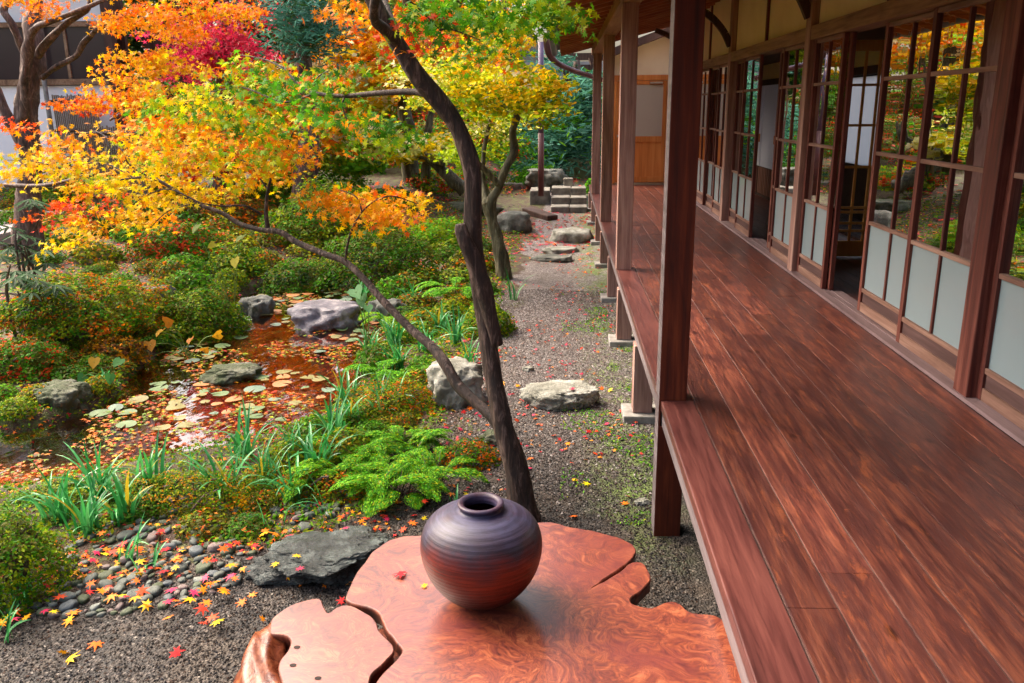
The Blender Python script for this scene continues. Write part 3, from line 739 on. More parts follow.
rock(52, 414, WATER_Z, .18, .2, .17, 19, ROCKM, 'brown mossy rock at the left bank of the pond', .2)
rock(514, 233, None, .27, .25, .30, 21, ROCKG, 'squat grey boulder left of the garden path near the steps', .0, 'boulder', 'boulder', .2)
rock(571, 243, None, .33, .26, .20, 23, ROCKL, 'thick pale stepping stone below the stone steps', 0, 'stepping_stone', 'stepping stone', .22, .45)
rock(561, 254, None, .26, .18, .07, 25, ROCKL, 'thin flat stepping stone second from the stone steps', .2, 'stepping_stone', 'stepping stone', .2, .5)
rock(553, 262, None, .28, .17, .06, 26, ROCKG, 'thin flat stepping stone third from the stone steps', -.2, 'stepping_stone', 'stepping stone', .2, .5)
rock(335, 252, None, .4, .3, .25, 33, ROCKM, 'wide mossy boulder behind the pond', .1, 'boulder', 'boulder')
rock(205, 262, None, .22, .2, .15, 35, ROCKG, 'grey boulder behind the round azalea', .1, 'boulder', 'boulder')
rock(150, 300, None, .2, .18, .12, 37, ROCKG, 'pinkish grey rock among the azaleas', .1)
rock(492, 445, None, .09, .08, .06, 38, ROCKM, 'small dark rock at the foot of the maple trunk', .1)
rock(528, 372, None, .05, .04, .03, 39, ROCKL, 'small tan stone on the gravel path behind the stepping stone', .1, 'stone', 'stone')
rock(643, 505, None, .04, .03, .02, 40, ROCKL, 'white pebble beside the nearest veranda post', .1, 'stone', 'stone')
rock(470, 215, None, .5, .3, .2, 41, ROCKM, 'mossy boulder beyond the pond behind the maple', .1, 'boulder', 'boulder')
rock(545, 183, .55, .4, .3, .25, 42, ROCKG, 'grey rock left of the top of the stone steps', .1)
rock(575, 175, .6, .35, .3, .35, 43, ROCKM, 'brown boulder behind the stone steps', .1, 'boulder', 'boulder')

# pebbles
pm = [rock_mesh(1, 1, 1, 60 + k, 3, .22, .75, 'pebble') for k in range(6)]
pmat = [noisy('pebble_grey', (.04, .048, .042), (.115, .13, .11), 12, .7, .3, .005), noisy('pebble_green', (.03, .042, .02), (.09, .11, .055), 12, .7, .3, .005),
        noisy('pebble_blue', (.04, .05, .058), (.10, .12, .125), 12, .65, .3, .005), noisy('pebble_pink', (.10, .07, .065), (.19, .14, .13), 12, .7, .3, .005), noisy('pebble_white', (.11, .125, .11), (.21, .23, .20), 12, .7, .3, .005)]
PEBN = ['grey', 'greenish', 'bluish', 'pinkish', 'whitish']
cache = {}
BAND = ipoly([np.array(q_, float) for q_ in [(20, 610), (60, 575), (60, 545), (120, 510), (190, 495), (250, 480), (320, 490), (360, 500), (340, 525), (270, 540), (245, 560), (240, 590), (160, 608), (90, 612)]], 2)
peb = []; tries = 0
while len(peb) < 300 and tries < 60000:
    tries += 1
    x = rng.uniform(20, 370); y = rng.uniform(478, 614)
    if not inpoly(np.array([x]), np.array([y]), BAND)[0]: continue
    c_ = AZ(x, y, -.1); s_ = rng.uniform(.016, .045) * (1 if rng.uniform() > .25 else .7)
    if any(math.hypot(c_[0] - q_[0], c_[1] - q_[1]) < (s_ + q_[2]) * .62 for q_ in peb): continue
    peb.append((c_[0], c_[1], s_))
for (x, y, s_) in peb:
    k = int(rng.integers(0, 6)); j = int(rng.choice(5, p=[.40, .28, .14, .1, .08])); key = (k, j)
    if key not in cache:
        me = pm[k].copy(); me.materials.append(pmat[j]); cache[key] = me
    o_ = bpy.data.objects.new('pebble', cache[key]); C.objects.link(o_)
    o_.scale = (s_, s_ * rng.uniform(.6, .9), s_ * rng.uniform(.45, .65)); o_.rotation_euler = (rng.uniform(-.25, .25), rng.uniform(-.25, .25), rng.uniform(0, 3.1))
    o_.location = (x, y, float(H(x, y)) + s_ * .16)
    where = 'heap beside the dark slab rock' if x > -1.55 else ('strip between pond plants and gravel' if x > -2.0 else 'strip beside the near left azalea')
    tag(o_, PEBN[j] + ' rounded pebble lying in the ' + where, 'pebble', 'pebbles edging the pond garden')

# ------------------------------------------------------------------ trees
def bark(name, a_, b_, c_, sc=22, bs=.9):
    m, n, p = mat(name); v = coords(n, (1, 1, .16)); f = noise(n, v, sc, 6, .7, 1.0)
    g = noise(n, coords(n), 5, 4, .6)
    col = ramp(n, math_(n, 'ADD', math_(n, 'MULTIPLY', f, .75), math_(n, 'MULTIPLY', g, .25)), [(.36, a_), (.52, b_), (.68, c_)])
    L(n, col, p.inputs['Base Color']); p.inputs['Roughness'].default_value = .7; bump(n, p, f, bs, .015); return m
BARKD = bark('dark_bark', (.008, .005, .004), (.05, .026, .018), (.30, .20, .16), 34, 1.0)
BARKM = bark('mossy_bark', (.015, .014, .008), (.09, .08, .035), (.28, .26, .17), 22, 1.0)
BARKG = bark('grey_bark', (.08, .07, .07), (.22, .20, .19), (.42, .40, .38), 12)
BARKR = bark('brown_bark', (.025, .013, .010), (.12, .07, .055), (.36, .26, .22), 22, 1.0)
def limb(mb, pts, rad, n_=12, rough=.18, seed=0, k=6):
    pp, rr = smooth_path(pts, rad, k); mb.tube(pp, rr, n_, rough, seed)
def PY(l): return [AY(x, y, Y) for x, y, Y in l]

# foreground maple
tb = AY(530, 527, 3.95); tb[2] = float(H(tb[0], tb[1]))
mp_ = thing('maple_tree', tb, 'forked dark barked maple rising behind the burl table with yellow green leaves', 'tree')
b = MB()
base = [np.array([tb[0] + .02, tb[1], -.25])] + PY([(524, 515, 3.95), (516, 468, 3.95), (503, 425, 3.95), (494, 380, 3.98), (487, 330, 4.0), (480, 285, 4.0), (473, 240, 4.0), (473, 195, 4.0), (470, 160, 4.0), (458, 128, 4.0), (438, 100, 3.97), (415, 72, 3.93), (395, 40, 3.9), (378, 10, 3.85), (362, -30, 3.8), (345, -90, 3.7)])
limb(b, base, [.120, .082, .060, .050, .046, .044, .044, .043, .042, .042, .042, .043, .040, .036, .034, .032, .030], 20, .16, 1)
b.build('trunk', BARKD, mp_, smooth=True)
b = MB(); limb(b, PY([(497, 345, 3.97), (484, 292, 3.94), (474, 262, 3.93), (466, 243, 3.92), (462, 231, 3.92), (461, 224, 3.92)]), [.03, .040, .038, .034, .032, .024], 14, .3, 5)
b.build('broken_stub', BARKD, mp_, smooth=True)
b = MB(); limb(b, PY([(512, 455, 3.95), (496, 422, 4.0), (478, 404, 4.08), (458, 386, 4.15), (444, 362, 4.22), (432, 347, 4.3), (412, 330, 4.4), (385, 303, 4.5), (362, 277, 4.6), (345, 262, 4.68), (322, 253, 4.76), (298, 243, 4.85), (280, 232, 4.9), (262, 230, 4.95), (240, 224, 5.0), (222, 213, 5.05), (196, 203, 5.1), (170, 187, 5.15), (152, 178, 5.2), (134, 178, 5.25), (112, 181, 5.3)]),
     [.040, .030, .027, .028, .031, .024, .021, .020, .019, .018, .018, .018, .018, .016, .014, .013, .012, .010, .009, .007, .004], 12, .2, 9)
limb(b, PY([(268, 230, 4.95), (266, 212, 4.95), (268, 190, 4.93), (274, 172, 4.9), (284, 160, 4.88)]), [.016, .012, .009, .006, .004], 8)
limb(b, PY([(262, 215, 4.95), (245, 206, 4.9), (222, 206, 4.85), (200, 203, 4.8)]), [.009, .007, .005, .003], 6)
limb(b, PY([(156, 180, 5.2), (140, 172, 5.2), (128, 163, 5.2), (124, 152, 5.2)]), [.008, .006, .005, .003], 6)
limb(b, PY([(345, 262, 4.68), (350, 235, 4.6), (362, 212, 4.55), (376, 200, 4.5)]), [.008, .007, .005, .003], 6)
b.build('branch', BARKD, mp_, smooth=True)
b = MB(); limb(b, PY([(438, 98, 3.97), (415, 92, 4.05), (380, 93, 4.15), (345, 96, 4.25), (315, 93, 4.35), (298, 83, 4.42), (284, 68, 4.5)]), [.022, .016, .013, .011, .010, .008, .004], 10, .15, 12)
limb(b, PY([(315, 93, 4.35), (300, 99, 4.4), (285, 102, 4.45), (270, 98, 4.5)]), [.008, .006, .005, .003], 6)
b.build('branch', BARKD, mp_, smooth=True)
b = MB(); limb(b, PY([(400, 46, 3.9), (385, 30, 3.8), (374, 18, 3.7), (380, -10, 3.6), (420, -50, 3.6), (480, -80, 3.7)]), [.02, .025, .02, .02, .015, .01], 10, .2, 3)
limb(b, PY([(395, 42, 3.9), (370, -20, 4.2), (300, -90, 4.6), (200, -120, 5.0)]), [.03, .025, .018, .008], 10, .2, 4)
b.build('branch', BARKD, mp_, smooth=True)
b = MB()
for (x, y, Y, x2, y2, Y2) in [(134, 178, 5.25, 60, 168, 5.4), (112, 181, 5.3, 40, 190, 5.5), (170, 187, 5.15, 120, 215, 5.4), (196, 203, 5.1, 150, 228, 5.3), (124, 152, 5.2, 90, 130, 5.3), (200, 203, 4.8, 160, 190, 4.8), (284, 160, 4.88, 300, 120, 4.8), (268, 190, 4.93, 240, 160, 4.95), (284, 68, 4.5, 240, 55, 4.7), (270, 98, 4.5, 210, 92, 4.9), (345, 96, 4.25, 352, 130, 4.2), (376, 200, 4.5, 420, 205, 4.6), (362, 212, 4.55, 340, 190, 4.6), (315, 93, 4.35, 330, 70, 4.3), (60, 168, 5.4, 5, 160, 5.5), (380, -10, 3.6, 440, 30, 3.8), (480, -80, 3.7, 520, 5, 3.8), (440, 30, 3.8, 480, 40, 3.9)]:
    mx_ = (x + x2) / 2 + rng.uniform(-8, 8); my_ = (y + y2) / 2 - rng.uniform(2, 10)
    b = MB(); limb(b, PY([(x, y, Y), (mx_, my_, (Y + Y2) / 2), (x2, y2, Y2)]), [.006, .004, .002], 5, 0, 0, 5)
    b.build('twig', BARKD, mp_)
cr = Crown()
for (x, y, rx, ry, Y, n_, pal) in [
    (35, 160, 55, 16, 5.4, 420, 'yellow4 gold2 ygreen'), (110, 170, 60, 18, 5.4, 650, 'yellow5 gold2 ygreen'), (175, 150, 55, 22, 5.3, 700, 'yellow4 gold3 ygreen'),
    (120, 215, 40, 14, 5.5, 350, 'yellow5 gold'), (80, 235, 25, 10, 5.5, 140, 'yellow4 gold'), (160, 195, 60, 16, 5.3, 450, 'yellow4 gold2'), (235, 165, 50, 32, 5.1, 700, 'yellow3 gold2 ygreen2'), (285, 150, 35, 25, 4.9, 500, 'gold3 orange1 ygreen2'),
    (250, 120, 55, 22, 5.0, 700, 'yellow2 ygreen2 orange green2'), (200, 100, 60, 22, 5.1, 650, 'ygreen3 green3 yellow2 gold'), (285, 84, 50, 16, 4.7, 420, 'green4 ygreen2 orange'), (240, 72, 45, 14, 4.8, 260, 'green2 ygreen2 orange yellow'),
    (350, 115, 45, 22, 4.4, 240, 'green4 ygreen2 gold'), (390, 135, 25, 14, 4.3, 110, 'green4 ygreen'), (330, 88, 40, 14, 4.4, 200, 'green4 ygreen2 orange'),
    (385, 208, 45, 14, 4.8, 420, 'yellow2 gold5 orange'), (345, 200, 30, 12, 4.9, 200, 'gold4 orange ygreen'), (420, 30, 35, 25, 4.3, 320, 'green3 orange redor ygreen'), (470, 15, 45, 18, 4.0, 420, 'green5 ygreen2 redor'),
    (530, 10, 40, 14, 3.9, 380, 'green4 ygreen4'), (560, 8, 22, 6, 3.8, 90, 'green3 ygreen4'), (490, 45, 30, 18, 4.6, 200, 'ygreen2 gold2 green2 orange'), (430, 8, 30, 12, 4.0, 160, 'green4 orange'),
    (350, 10, 25, 14, 5.2, 160, 'gold2 orange3 green'), (150, 130, 40, 14, 5.3, 250, 'orange gold ygreen'), (60, 140, 40, 12, 5.3, 180, 'gold2 orange yellow'),
    (300, -110, 160, 50, 4.8, 1500, 'gold2 orange2 green2 ygreen2'), (450, -110, 120, 60, 4.0, 900, 'green4 ygreen2 orange'), (60, -60, 120, 50, 5.2, 800, 'orange3 gold2')]:
    cr.px(x, y, rx, ry, Y, int(n_ * (.85 if x < 330 and y > 90 else 1.15)), pal, .061, rY=.5, per=20, r=.15, one=.7)
cr.build('crown', mp_, ST7)

# tree with twisted trunk beside the path
def simple_tree(base, label, limbs, barkm, crowns, size=.08, shape=ST5, name='maple_tree', cat='tree', rY=.8, n_scale=1.0, **kw):
    t = thing(name, (base[0], base[1], float(H(base[0], base[1]))), label, cat)
    b = MB()
    for k, (pts, rad) in enumerate(limbs): limb(b, pts, [r_ * (.85 if base[0] < -6 else 1) for r_ in rad], 14, .38, k * 3 + base[0])
    b.build('trunk', barkm, t, smooth=True)
    if crowns:
        cr = Crown()
        for (x, y, rx, ry, Y, n_, pal) in crowns: cr.px(x, y, rx, ry, Y, int(n_ * n_scale), pal, size, rY=rY, **kw)
        cr.build('crown', t, shape)
    return t
b0 = AY(505, 275, 9.6); b0[2] = -.05
simple_tree(b0, 'twisted mossy tree beside the gravel path with yellow leaves', [
    ([b0] + PY([(500, 250, 9.6), (493, 222, 9.6), (489, 205, 9.6), (498, 188, 9.6), (506, 168, 9.6), (514, 152, 9.6), (513, 130, 9.6), (518, 110, 9.55), (508, 86, 9.5), (500, 70, 9.5), (480, 50, 9.5)]), [.10, .075, .06, .075, .045, .044, .046, .04, .045, .035, .028, .016]),
    (PY([(489, 205, 9.6), (483, 180, 9.7), (484, 150, 9.8), (490, 120, 9.9)]), [.07, .03, .025, .02]), (PY([(500, 186, 9.6), (480, 165, 9.4), (460, 150, 9.2)]), [.04, .03, .01])],
    BARKM, [(500, 82, 60, 28, 9.2, 2600, 'yellow5 ygreen4 pale'), (440, 75, 50, 30, 9.6, 1500, 'yellow4 ygreen4 pale2'), (545, 100, 25, 25, 9.0, 500, 'ygreen3 yellow3'), (480, 125, 40, 20, 10.2, 700, 'ygreen4 yellow pale'), (470, 150, 30, 12, 10.4, 500, 'ygreen4 green2'), (480, -30, 90, 50, 9.5, 1500, 'yellow2 gold ygreen2'), (500, 45, 30, 15, 9.6, 500, 'yellow3 ygreen2 gold')], .064, OV, n_scale=1.5)
# pale leaved shrub tree in the middle
b0 = AY(412, 195, 15.5)
simple_tree(b0, 'grey and mossy multi stemmed tree with pale yellow leaves beyond the pond', [
    (PY([(412, 205, 15.5), (410, 170, 15.5), (407, 130, 15.5), (405, 100, 15.5), (412, 60, 15.5), (408, 20, 15.5), (404, -60, 15.5)]), [.16, .14, .13, .12, .11, .09, .06]),
    (PY([(465, 190, 15), (450, 178, 15), (430, 160, 15.2), (400, 145, 15.3), (370, 110, 15.3)]), [.13, .11, .09, .06, .03]), (PY([(440, 165, 15), (448, 150, 15), (462, 140, 15), (468, 125, 15)]), [.08, .06, .05, .02]),
    (PY([(422, 200, 15.3), (426, 170, 15.3), (430, 120, 15.3), (445, 60, 15.4)]), [.1, .08, .06, .04])],
    BARKM, [(420, 145, 45, 14, 14.2, 1500, 'pale3 ygreen2 yellow2'), (370, 130, 40, 16, 14.6, 1000, 'pale2 ygreen2 gold'), (370, 75, 50, 35, 15, 2400, 'yellow2 pale2 gold2 ygreen'), (330, 50, 35, 30, 15.5, 1200, 'gold2 orange yellow pale'), (400, 30, 50, 30, 15.5, 1800, 'gold3 pale yellow orange'), (450, 45, 45, 25, 15, 1200, 'pale yellow2 gold orange'), (400, -60, 140, 60, 15.5, 3000, 'gold2 yellow2 orange'), (360, 165, 30, 12, 14.8, 500, 'green2 ygreen')], .12, OV)
# big old tree at the left in front of the white house
simple_tree(AY(30, 250, 10.5), 'large old tree with pale twisting branches in front of the white house at left', [
    (PY([(28, 262, 10.5), (28, 215, 10.5), (30, 160, 10.5), (27, 125, 10.5), (27, 95, 10.5), (34, 60, 10.5), (34, 20, 10.6), (36, -30, 10.7), (40, -110, 10.7)]), [.22, .18, .15, .16, .15, .14, .12, .1, .08]),
    (PY([(24, 120, 10.4), (26, 80, 10.3), (29, 45, 10.2), (36, 28, 10.1), (60, 18, 10), (85, 8, 9.9), (105, 0, 9.8)]), [.07, .08, .07, .042, .036, .03, .02]),
    (PY([(38, 55, 10.4), (50, 38, 10.2), (68, 22, 10.1), (88, 8, 10), (92, -10, 10)]), [.06, .05, .042, .036, .03]),
    (PY([(42, 78, 10.4), (58, 66, 10.3), (76, 56, 10.2), (84, 42, 10.1), (95, 30, 10), (86, 24, 10)]), [.038, .036, .033, .038, .026, .014]),
    (PY([(95, 30, 10), (120, 18, 9.9), (150, 2, 9.8)]), [.04, .03, .02]),
    (PY([(27, 150, 10.5), (12, 125, 10.4), (2, 105, 10.4), (-15, 60, 10.4)]), [.1, .08, .07, .05]),
    (PY([(27, 60, 10.4), (12, 25, 10.2), (4, 10, 10.2), (14, -2, 10.2), (40, -10, 10.1)]), [.05, .05, .05, .045, .03]),
    (PY([(5, 185, 9.5), (40, 186, 9.3), (70, 180, 9.2), (90, 172, 9.2)]), [.03, .028, .02, .01]),
    (PY([(110, 120, 9.3), (128, 110, 9.2), (150, 100, 9.2), (160, 90, 9.2)]), [.015, .02, .015, .01])],
    BARKR, [(25, 4, 35, 9, 9.5, 350, 'orange4 gold2'), (130, 14, 40, 12, 9.2, 500, 'orange3 gold3'), (160, 22, 45, 14, 9, 700, 'gold4 orange3 yellow'), (215, 6, 50, 12, 9, 700, 'gold3 orange3 yellow'), (165, 62, 30, 10, 9, 400, 'gold4 yellow2'), (140, 60, 30, 18, 9, 500, 'gold3 yellow2 orange'), (85, 98, 35, 12, 8.8, 400, 'orange4 redor gold'), (130, 95, 35, 18, 8.8, 650, 'gold3 orange3 yellow'), (60, 208, 38, 16, 8.6, 320, 'redor3 orange2'), (12, 122, 18, 8, 8.6, 130, 'redor2 orange2'), (90, 195, 30, 14, 8.8, 200, 'redor2 orange2'),
            (130, -75, 190, 40, 9.5, 3000, 'orange3 gold3')], .085, ST5, rY=.7)
# background trees
def back_tree(px, py, Y, label, crowns, size, barkm=BARKR, shape=OV, name='maple_tree', top=-40):
    b_ = AY(px, py, Y); b_[2] = float(H(b_[0], b_[1]))
    t_ = AY(px + 5, top, Y)
    simple_tree(b_, label, [([b_, b_ * .7 + t_ * .3 + np.array([.1, 0, 0]), b_ * .4 + t_ * .6, t_], [.2, .16, .12, .06])], barkm, crowns, size, shape, name, rY=1.2, r=.45, per=40)
back_tree(220, 190, 14, 'maple with vivid crimson pink leaves behind the orange branches', [(215, 42, 50, 24, 14, 2600, 'pink6 red'), (262, 12, 22, 14, 14, 500, 'pink5 redor'), (190, 60, 25, 15, 14, 500, 'pink4 red'), (240, -50, 90, 40, 14, 1800, 'pink4 red2'), (255, 75, 20, 20, 13.6, 500, 'pink orange2')], .13, shape=ST5)
back_tree(300, 190, 13.4, 'bluish green conifer above the pond garden', [(305, 12, 30, 24, 12.8, 2600, 'blue4 dark2'), (300, -60, 50, 50, 13, 1800, 'blue3 dark2'), (312, 42, 18, 10, 12.8, 450, 'blue2 dark')], .13, shape=LONG, name='conifer')
back_tree(285, 205, 15.5, 'orange maple standing behind the pond', [(280, 110, 55, 35, 14.5, 2600, 'gold3 orange2 pale yellow'), (230, 140, 50, 25, 14, 1300, 'orange2 gold2 red'), (190, 125, 50, 20, 14.2, 900, 'gold2 ygreen orange')], .13)
back_tree(572, 170, 19, 'drooping blue green bamboo like tree behind the stone steps', [(575, 125, 22, 42, 18.5, 3200, 'blue5 green'), (550, 130, 25, 30, 18.8, 2200, 'blue4 green'), (590, 90, 14, 25, 18.2, 1200, 'blue4 green'), (535, 160, 25, 18, 18.5, 1200, 'blue2 green2'), (560, 60, 20, 15, 19, 350, 'blue4')], .2, shape=LONG, name='evergreen_tree', top=60)
for k, (px, Y, pal, lab) in enumerate([(-120, 24, 'dark4 green', 'dark evergreen far left behind the white house'), (170, 22, 'dark3 olive2', 'dark evergreen behind the crimson maple'), (260, 24, 'dark4 blue', 'tall dark evergreen behind the bluish conifer'), (350, 23, 'olive2 dark2 gold', 'olive leaved tree far behind the pond'), (430, 24, 'olive2 gold ygreen', 'mixed green and gold tree far behind the mossy stems'), (500, 25, 'dark2 green2 olive', 'green tree in the far back left of the drain pipe')]):
    back_tree(px, 150, Y, lab, [(px, 110, 55, 50, Y, 2600, pal), (px, 20, 60, 50, Y, 2600, pal), (px, -60, 60, 40, Y, 1200, pal)] if px != 500 else [(px, 130, 34, 40, Y, 2000, pal), (px - 10, 60, 34, 40, Y, 1500, pal)], .26, name='evergreen_tree')

# ------------------------------------------------------------------ shrubs
def mound(px, py, Y, rx, ry, rz, n_, pal, size, label, name='azalea_shrub', stems=14, low=0.0, z=None, shape=OV4, inner=.35):
    c_ = AY(px, py, Y); g = max(float(H(c_[0], c_[1])), -.12); c_[2] = g if z is None else z
    t = thing(name, c_, label, 'shrub')
    u = rng.normal(0, 1, (n_, 3)); u /= np.linalg.norm(u, axis=1, keepdims=True); u[:, 2] = np.abs(u[:, 2]) * (1) - .05
    k = np.array([1 + .22 * mn.noise(Vector(q_) * 2.2 + Vector((px, py, 0))) + .16 * mn.noise(Vector(q_) * 6 + Vector((px, py, 3))) for q_ in u])
    dep = 1 - rng.uniform(0, 1, n_) ** 2 * inner
    pos = u * (k * dep)[:, None] * np.array([rx, ry, rz]); pos[:, 2] += low; pos += c_
    nr = u + rng.normal(0, .55, (n_, 3)) + np.array([0, 0, .5])
    pl = mixpal(pal); col = pick(pl, n_)
    # patches of one colour
    pn = np.array([mn.noise(Vector(q_) * 3.1 + Vector((py, px, 9))) for q_ in u]); c2 = np.array([PAL[p_[0]][0] for p_ in pl])
    ii = np.clip(((pn + .45) / .9 * len(c2)).astype(int), 0, len(c2) - 1); mk = rng.uniform(0, 1, n_) < .45
    col[mk] = np.clip(c2[ii][mk] * rng.uniform(.65, 1.2, (mk.sum(), 1)), 0, 1)
    me = leaf_mesh('foliage', pos, nr, rng.uniform(.7, 1.3, n_) * size, col * [.78, .78, .5], shape); link('foliage', me, LEAF, t)
    b = MB()
    for s_ in range(stems):
        a_ = rng.uniform(0, 6.28); q_ = rng.uniform(.3, .85)
        e_ = c_ + np.array([math.cos(a_) * rx * q_, math.sin(a_) * ry * q_, low + rz * .75 * math.sqrt(max(0, 1 - q_ * q_))])
        m_ = (c_ + e_) / 2 + rng.normal(0, .04, 3); s0 = c_ + np.array([math.cos(a_) * rx * .2 * rng.uniform(0, 1.6), math.sin(a_) * ry * .2, -.05])
        limb(b, [s0, m_, e_], [.012, .009, .004], 5, 0, 0, 3)
    b.build('stems', BARKR, t)
    return t
mound(78, 345, 6.9, .68, .5, .42, 11000, 'olive5 green2 ygreen3 orange', .034, 'broad olive azalea with reddish tips and bare stems at the left bank', low=.2, stems=40)
mound(140, 325, 7.6, .45, .4, .42, 5000, 'ygreen2 olive2 orange', .036, 'yellow green azalea between the two larger azaleas', low=.05)
mound(204, 330, 7.7, .42, .36, .48, 8000, 'green4 olive3 ygreen', .034, 'round dense green azalea at the pond edge')
mound(5, 585, 3.25, .30, .28, .42, 8500, 'olive4 green3 ygreen2', .020, 'round fine leaved azalea at the near left edge')
mound(190, 505, 4.05, .42, .2, .17, 6500, 'ygreen3 olive3 green2 gold', .016, 'low mossy cushion shrub between pond and pebbles')
mound(395, 400, 5.4, .30, .25, .22, 4500, 'ygreen2 olive2 orange green', .02, 'low olive shrub left of the pale boulder')
mound(488, 325, 7.3, .26, .25, .30, 4500, 'ygreen3 green2 olive', .026, 'small rounded yellow green shrub behind the maple trunk')
mound(380, 270, 9.8, .75, .5, .70, 7000, 'olive4 green3 dark', .045, 'large dark green azalea beyond the pond')
mound(300, 268, 9.9, .5, .35, .35, 4500, 'green3 olive3 dark', .04, 'dark green shrub over the head of the pond')
mound(330, 215, 11.5, .9, .6, .8, 6000, 'green2 olive3 ygreen', .055, 'tall green shrub behind the far rocks')
mound(440, 240, 11.5, .6, .5, .4, 4000, 'ygreen3 bright', .05, 'low light green shrub beyond the path')
mound(180, 262, 10.5, .7, .4, .45, 4500, 'green3 olive redor', .05, 'green shrub with red tips behind the azaleas')
mound(215, 235, 12.5, 1.0, .5, .5, 5000, 'olive3 orange brown', .06, 'olive and rust shrub in the far left garden')
mound(130, 245, 12.0, .7, .5, .5, 3500, 'green3 dark brown', .06, 'dark green shrub in front of the bamboo fence')
mound(540, 205, 17.2, .5, .4, .35, 2500, 'green3 bright', .06, 'fern green shrub beside the stone slab')
mound(400, 182, 20.5, 2.6, 1, 1.9, 7000, 'green3 olive3 redor ygreen', .11, 'mixed green and red hedge behind the mossy stemmed tree')
mound(480, 178, 20, 1.4, .8, 1.4, 4000, 'green3 olive2', .1, 'green hedge left of the drain pipe')
mound(120, 215, 14.2, 1.6, .7, .9, 5000, 'green3 olive2 redor', .07, 'green hedge right of the bamboo fence')
mound(385, 185, 16.5, 1.1, .7, .45, 4500, 'green3 ygreen2 redor', .07, 'low green cover under the mossy stemmed tree')
mound(440, 190, 15.6, .8, .6, .4, 3500, 'ygreen3 green2 redor', .065, 'low yellow green cover left of the twisted tree')
mound(340, 190, 17, 1.3, .7, .6, 4500, 'green3 olive2 redor', .075, 'low green and rust cover beneath the orange maple')
mound(30, 392, 6.1, .38, .28, .26, 4500, 'olive3 green3 redor', .032, 'small olive shrub overhanging the left end of the pond')
mound(118, 372, 6.6, .28, .22, .2, 3000, 'brown2 gold2 olive2', .035, 'withered rusty shrub on the left bank below the broad azalea')
mound(590, 197, 16.6, .12, .15, .25, 600, 'bright3 green', .05, 'small green bush at the head of the steps')
mound(310, 180, 14.5, 1.0, .6, .8, 5000, 'bright ygreen3 green2', .07, 'bright green shrub under the orange maple')
mound(450, 190, 17.5, 1.6, .8, .8, 6000, 'green3 olive2 redor', .08, 'wide green hedge behind the mossy stems')
mound(350, 190, 19, 2.2, .8, 1.4, 7000, 'olive3 green2 redor brown', .1, 'rust and olive hedge far behind the pond')
mound(180, 200, 18.5, 2.2, .8, 1.5, 7000, 'olive3 dark2 redor', .1, 'dark olive hedge behind the left garden')
mound(330, 500, 4.2, .30, .15, .12, 2600, 'olive2 orange ygreen2', .018, 'thin olive undergrowth left of the bright fern')
mound(470, 470, 4.6, .2, .16, .12, 2000, 'olive2 green orange', .02, 'small leafy ground shrub at the foot of the maple')

dP0 = lambda x, y: dpoly(np.array([x]), np.array([y]), POND)[0]
# strap leaved clumps
def clump(px, py, label, nb=18, ln=.38, wd=.018, z=None, pal='strap', seed=0, spread=1.0, name='iris_clump', cat='plant'):
    c_ = AZ(px, py, 0)
    for _ in range(4): c_ = AZ(px, py, max(float(H(c_[0], c_[1])), WATER_Z))
    vs = []; fs = []; cols = []
    for k in range(nb):
        a_ = rng.uniform(0, 6.28); l_ = ln * rng.uniform(.55, 1.15); w_ = wd * rng.uniform(.7, 1.2); lean = rng.uniform(.25, 1.15) * spread
        o_ = c_ + np.array([rng.normal(0, .03), rng.normal(0, .03), -.02]); d = np.array([math.cos(a_), math.sin(a_), 0]); sd_ = np.array([-d[1], d[0], 0])
        col = np.array(PAL[pal][rng.integers(0, 3)]) * rng.uniform(.7, 1.2)
        if rng.uniform() < .05: col = np.array([.5, .36, .02])
        S = 8; bi = len(vs); pos = o_.copy(); ang = lean * .25
        tw = rng.normal(0, .3)
        for s_ in range(S + 1):
            t = s_ / S; wdt = w_ * (1 - t ** 2.2) * (.7 + .6 * t) + .0008
            nn_ = sd_ * math.cos(tw * t) + np.array([0, 0, 1]) * math.sin(tw * t)
            vs.append(pos - nn_ * wdt / 2); vs.append(pos - np.array([0, 0, wdt * .18])); vs.append(pos + nn_ * wdt / 2)
            pos = pos + (d * math.sin(ang) + np.array([0, 0, math.cos(ang)])) * l_ / S; ang += lean * (.11 + .16 * t) * 1.3
        for s_ in range(S):
            for e_ in (0, 1): fs.append((bi + s_ * 3 + e_, bi + s_ * 3 + e_ + 1, bi + s_ * 3 + e_ + 4, bi + s_ * 3 + e_ + 3)); cols.append((*np.clip(col, 0, 1), 1))
    me = bpy.data.meshes.new(name); me.from_pydata([tuple(v_) for v_ in vs], [], fs)
    a_ = me.attributes.new('col', 'FLOAT_COLOR', 'FACE'); a_.data.foreach_set('color', np.array(cols).ravel())
    return tag(link(name, me, BLADE, None, tuple(c_)), label, cat)
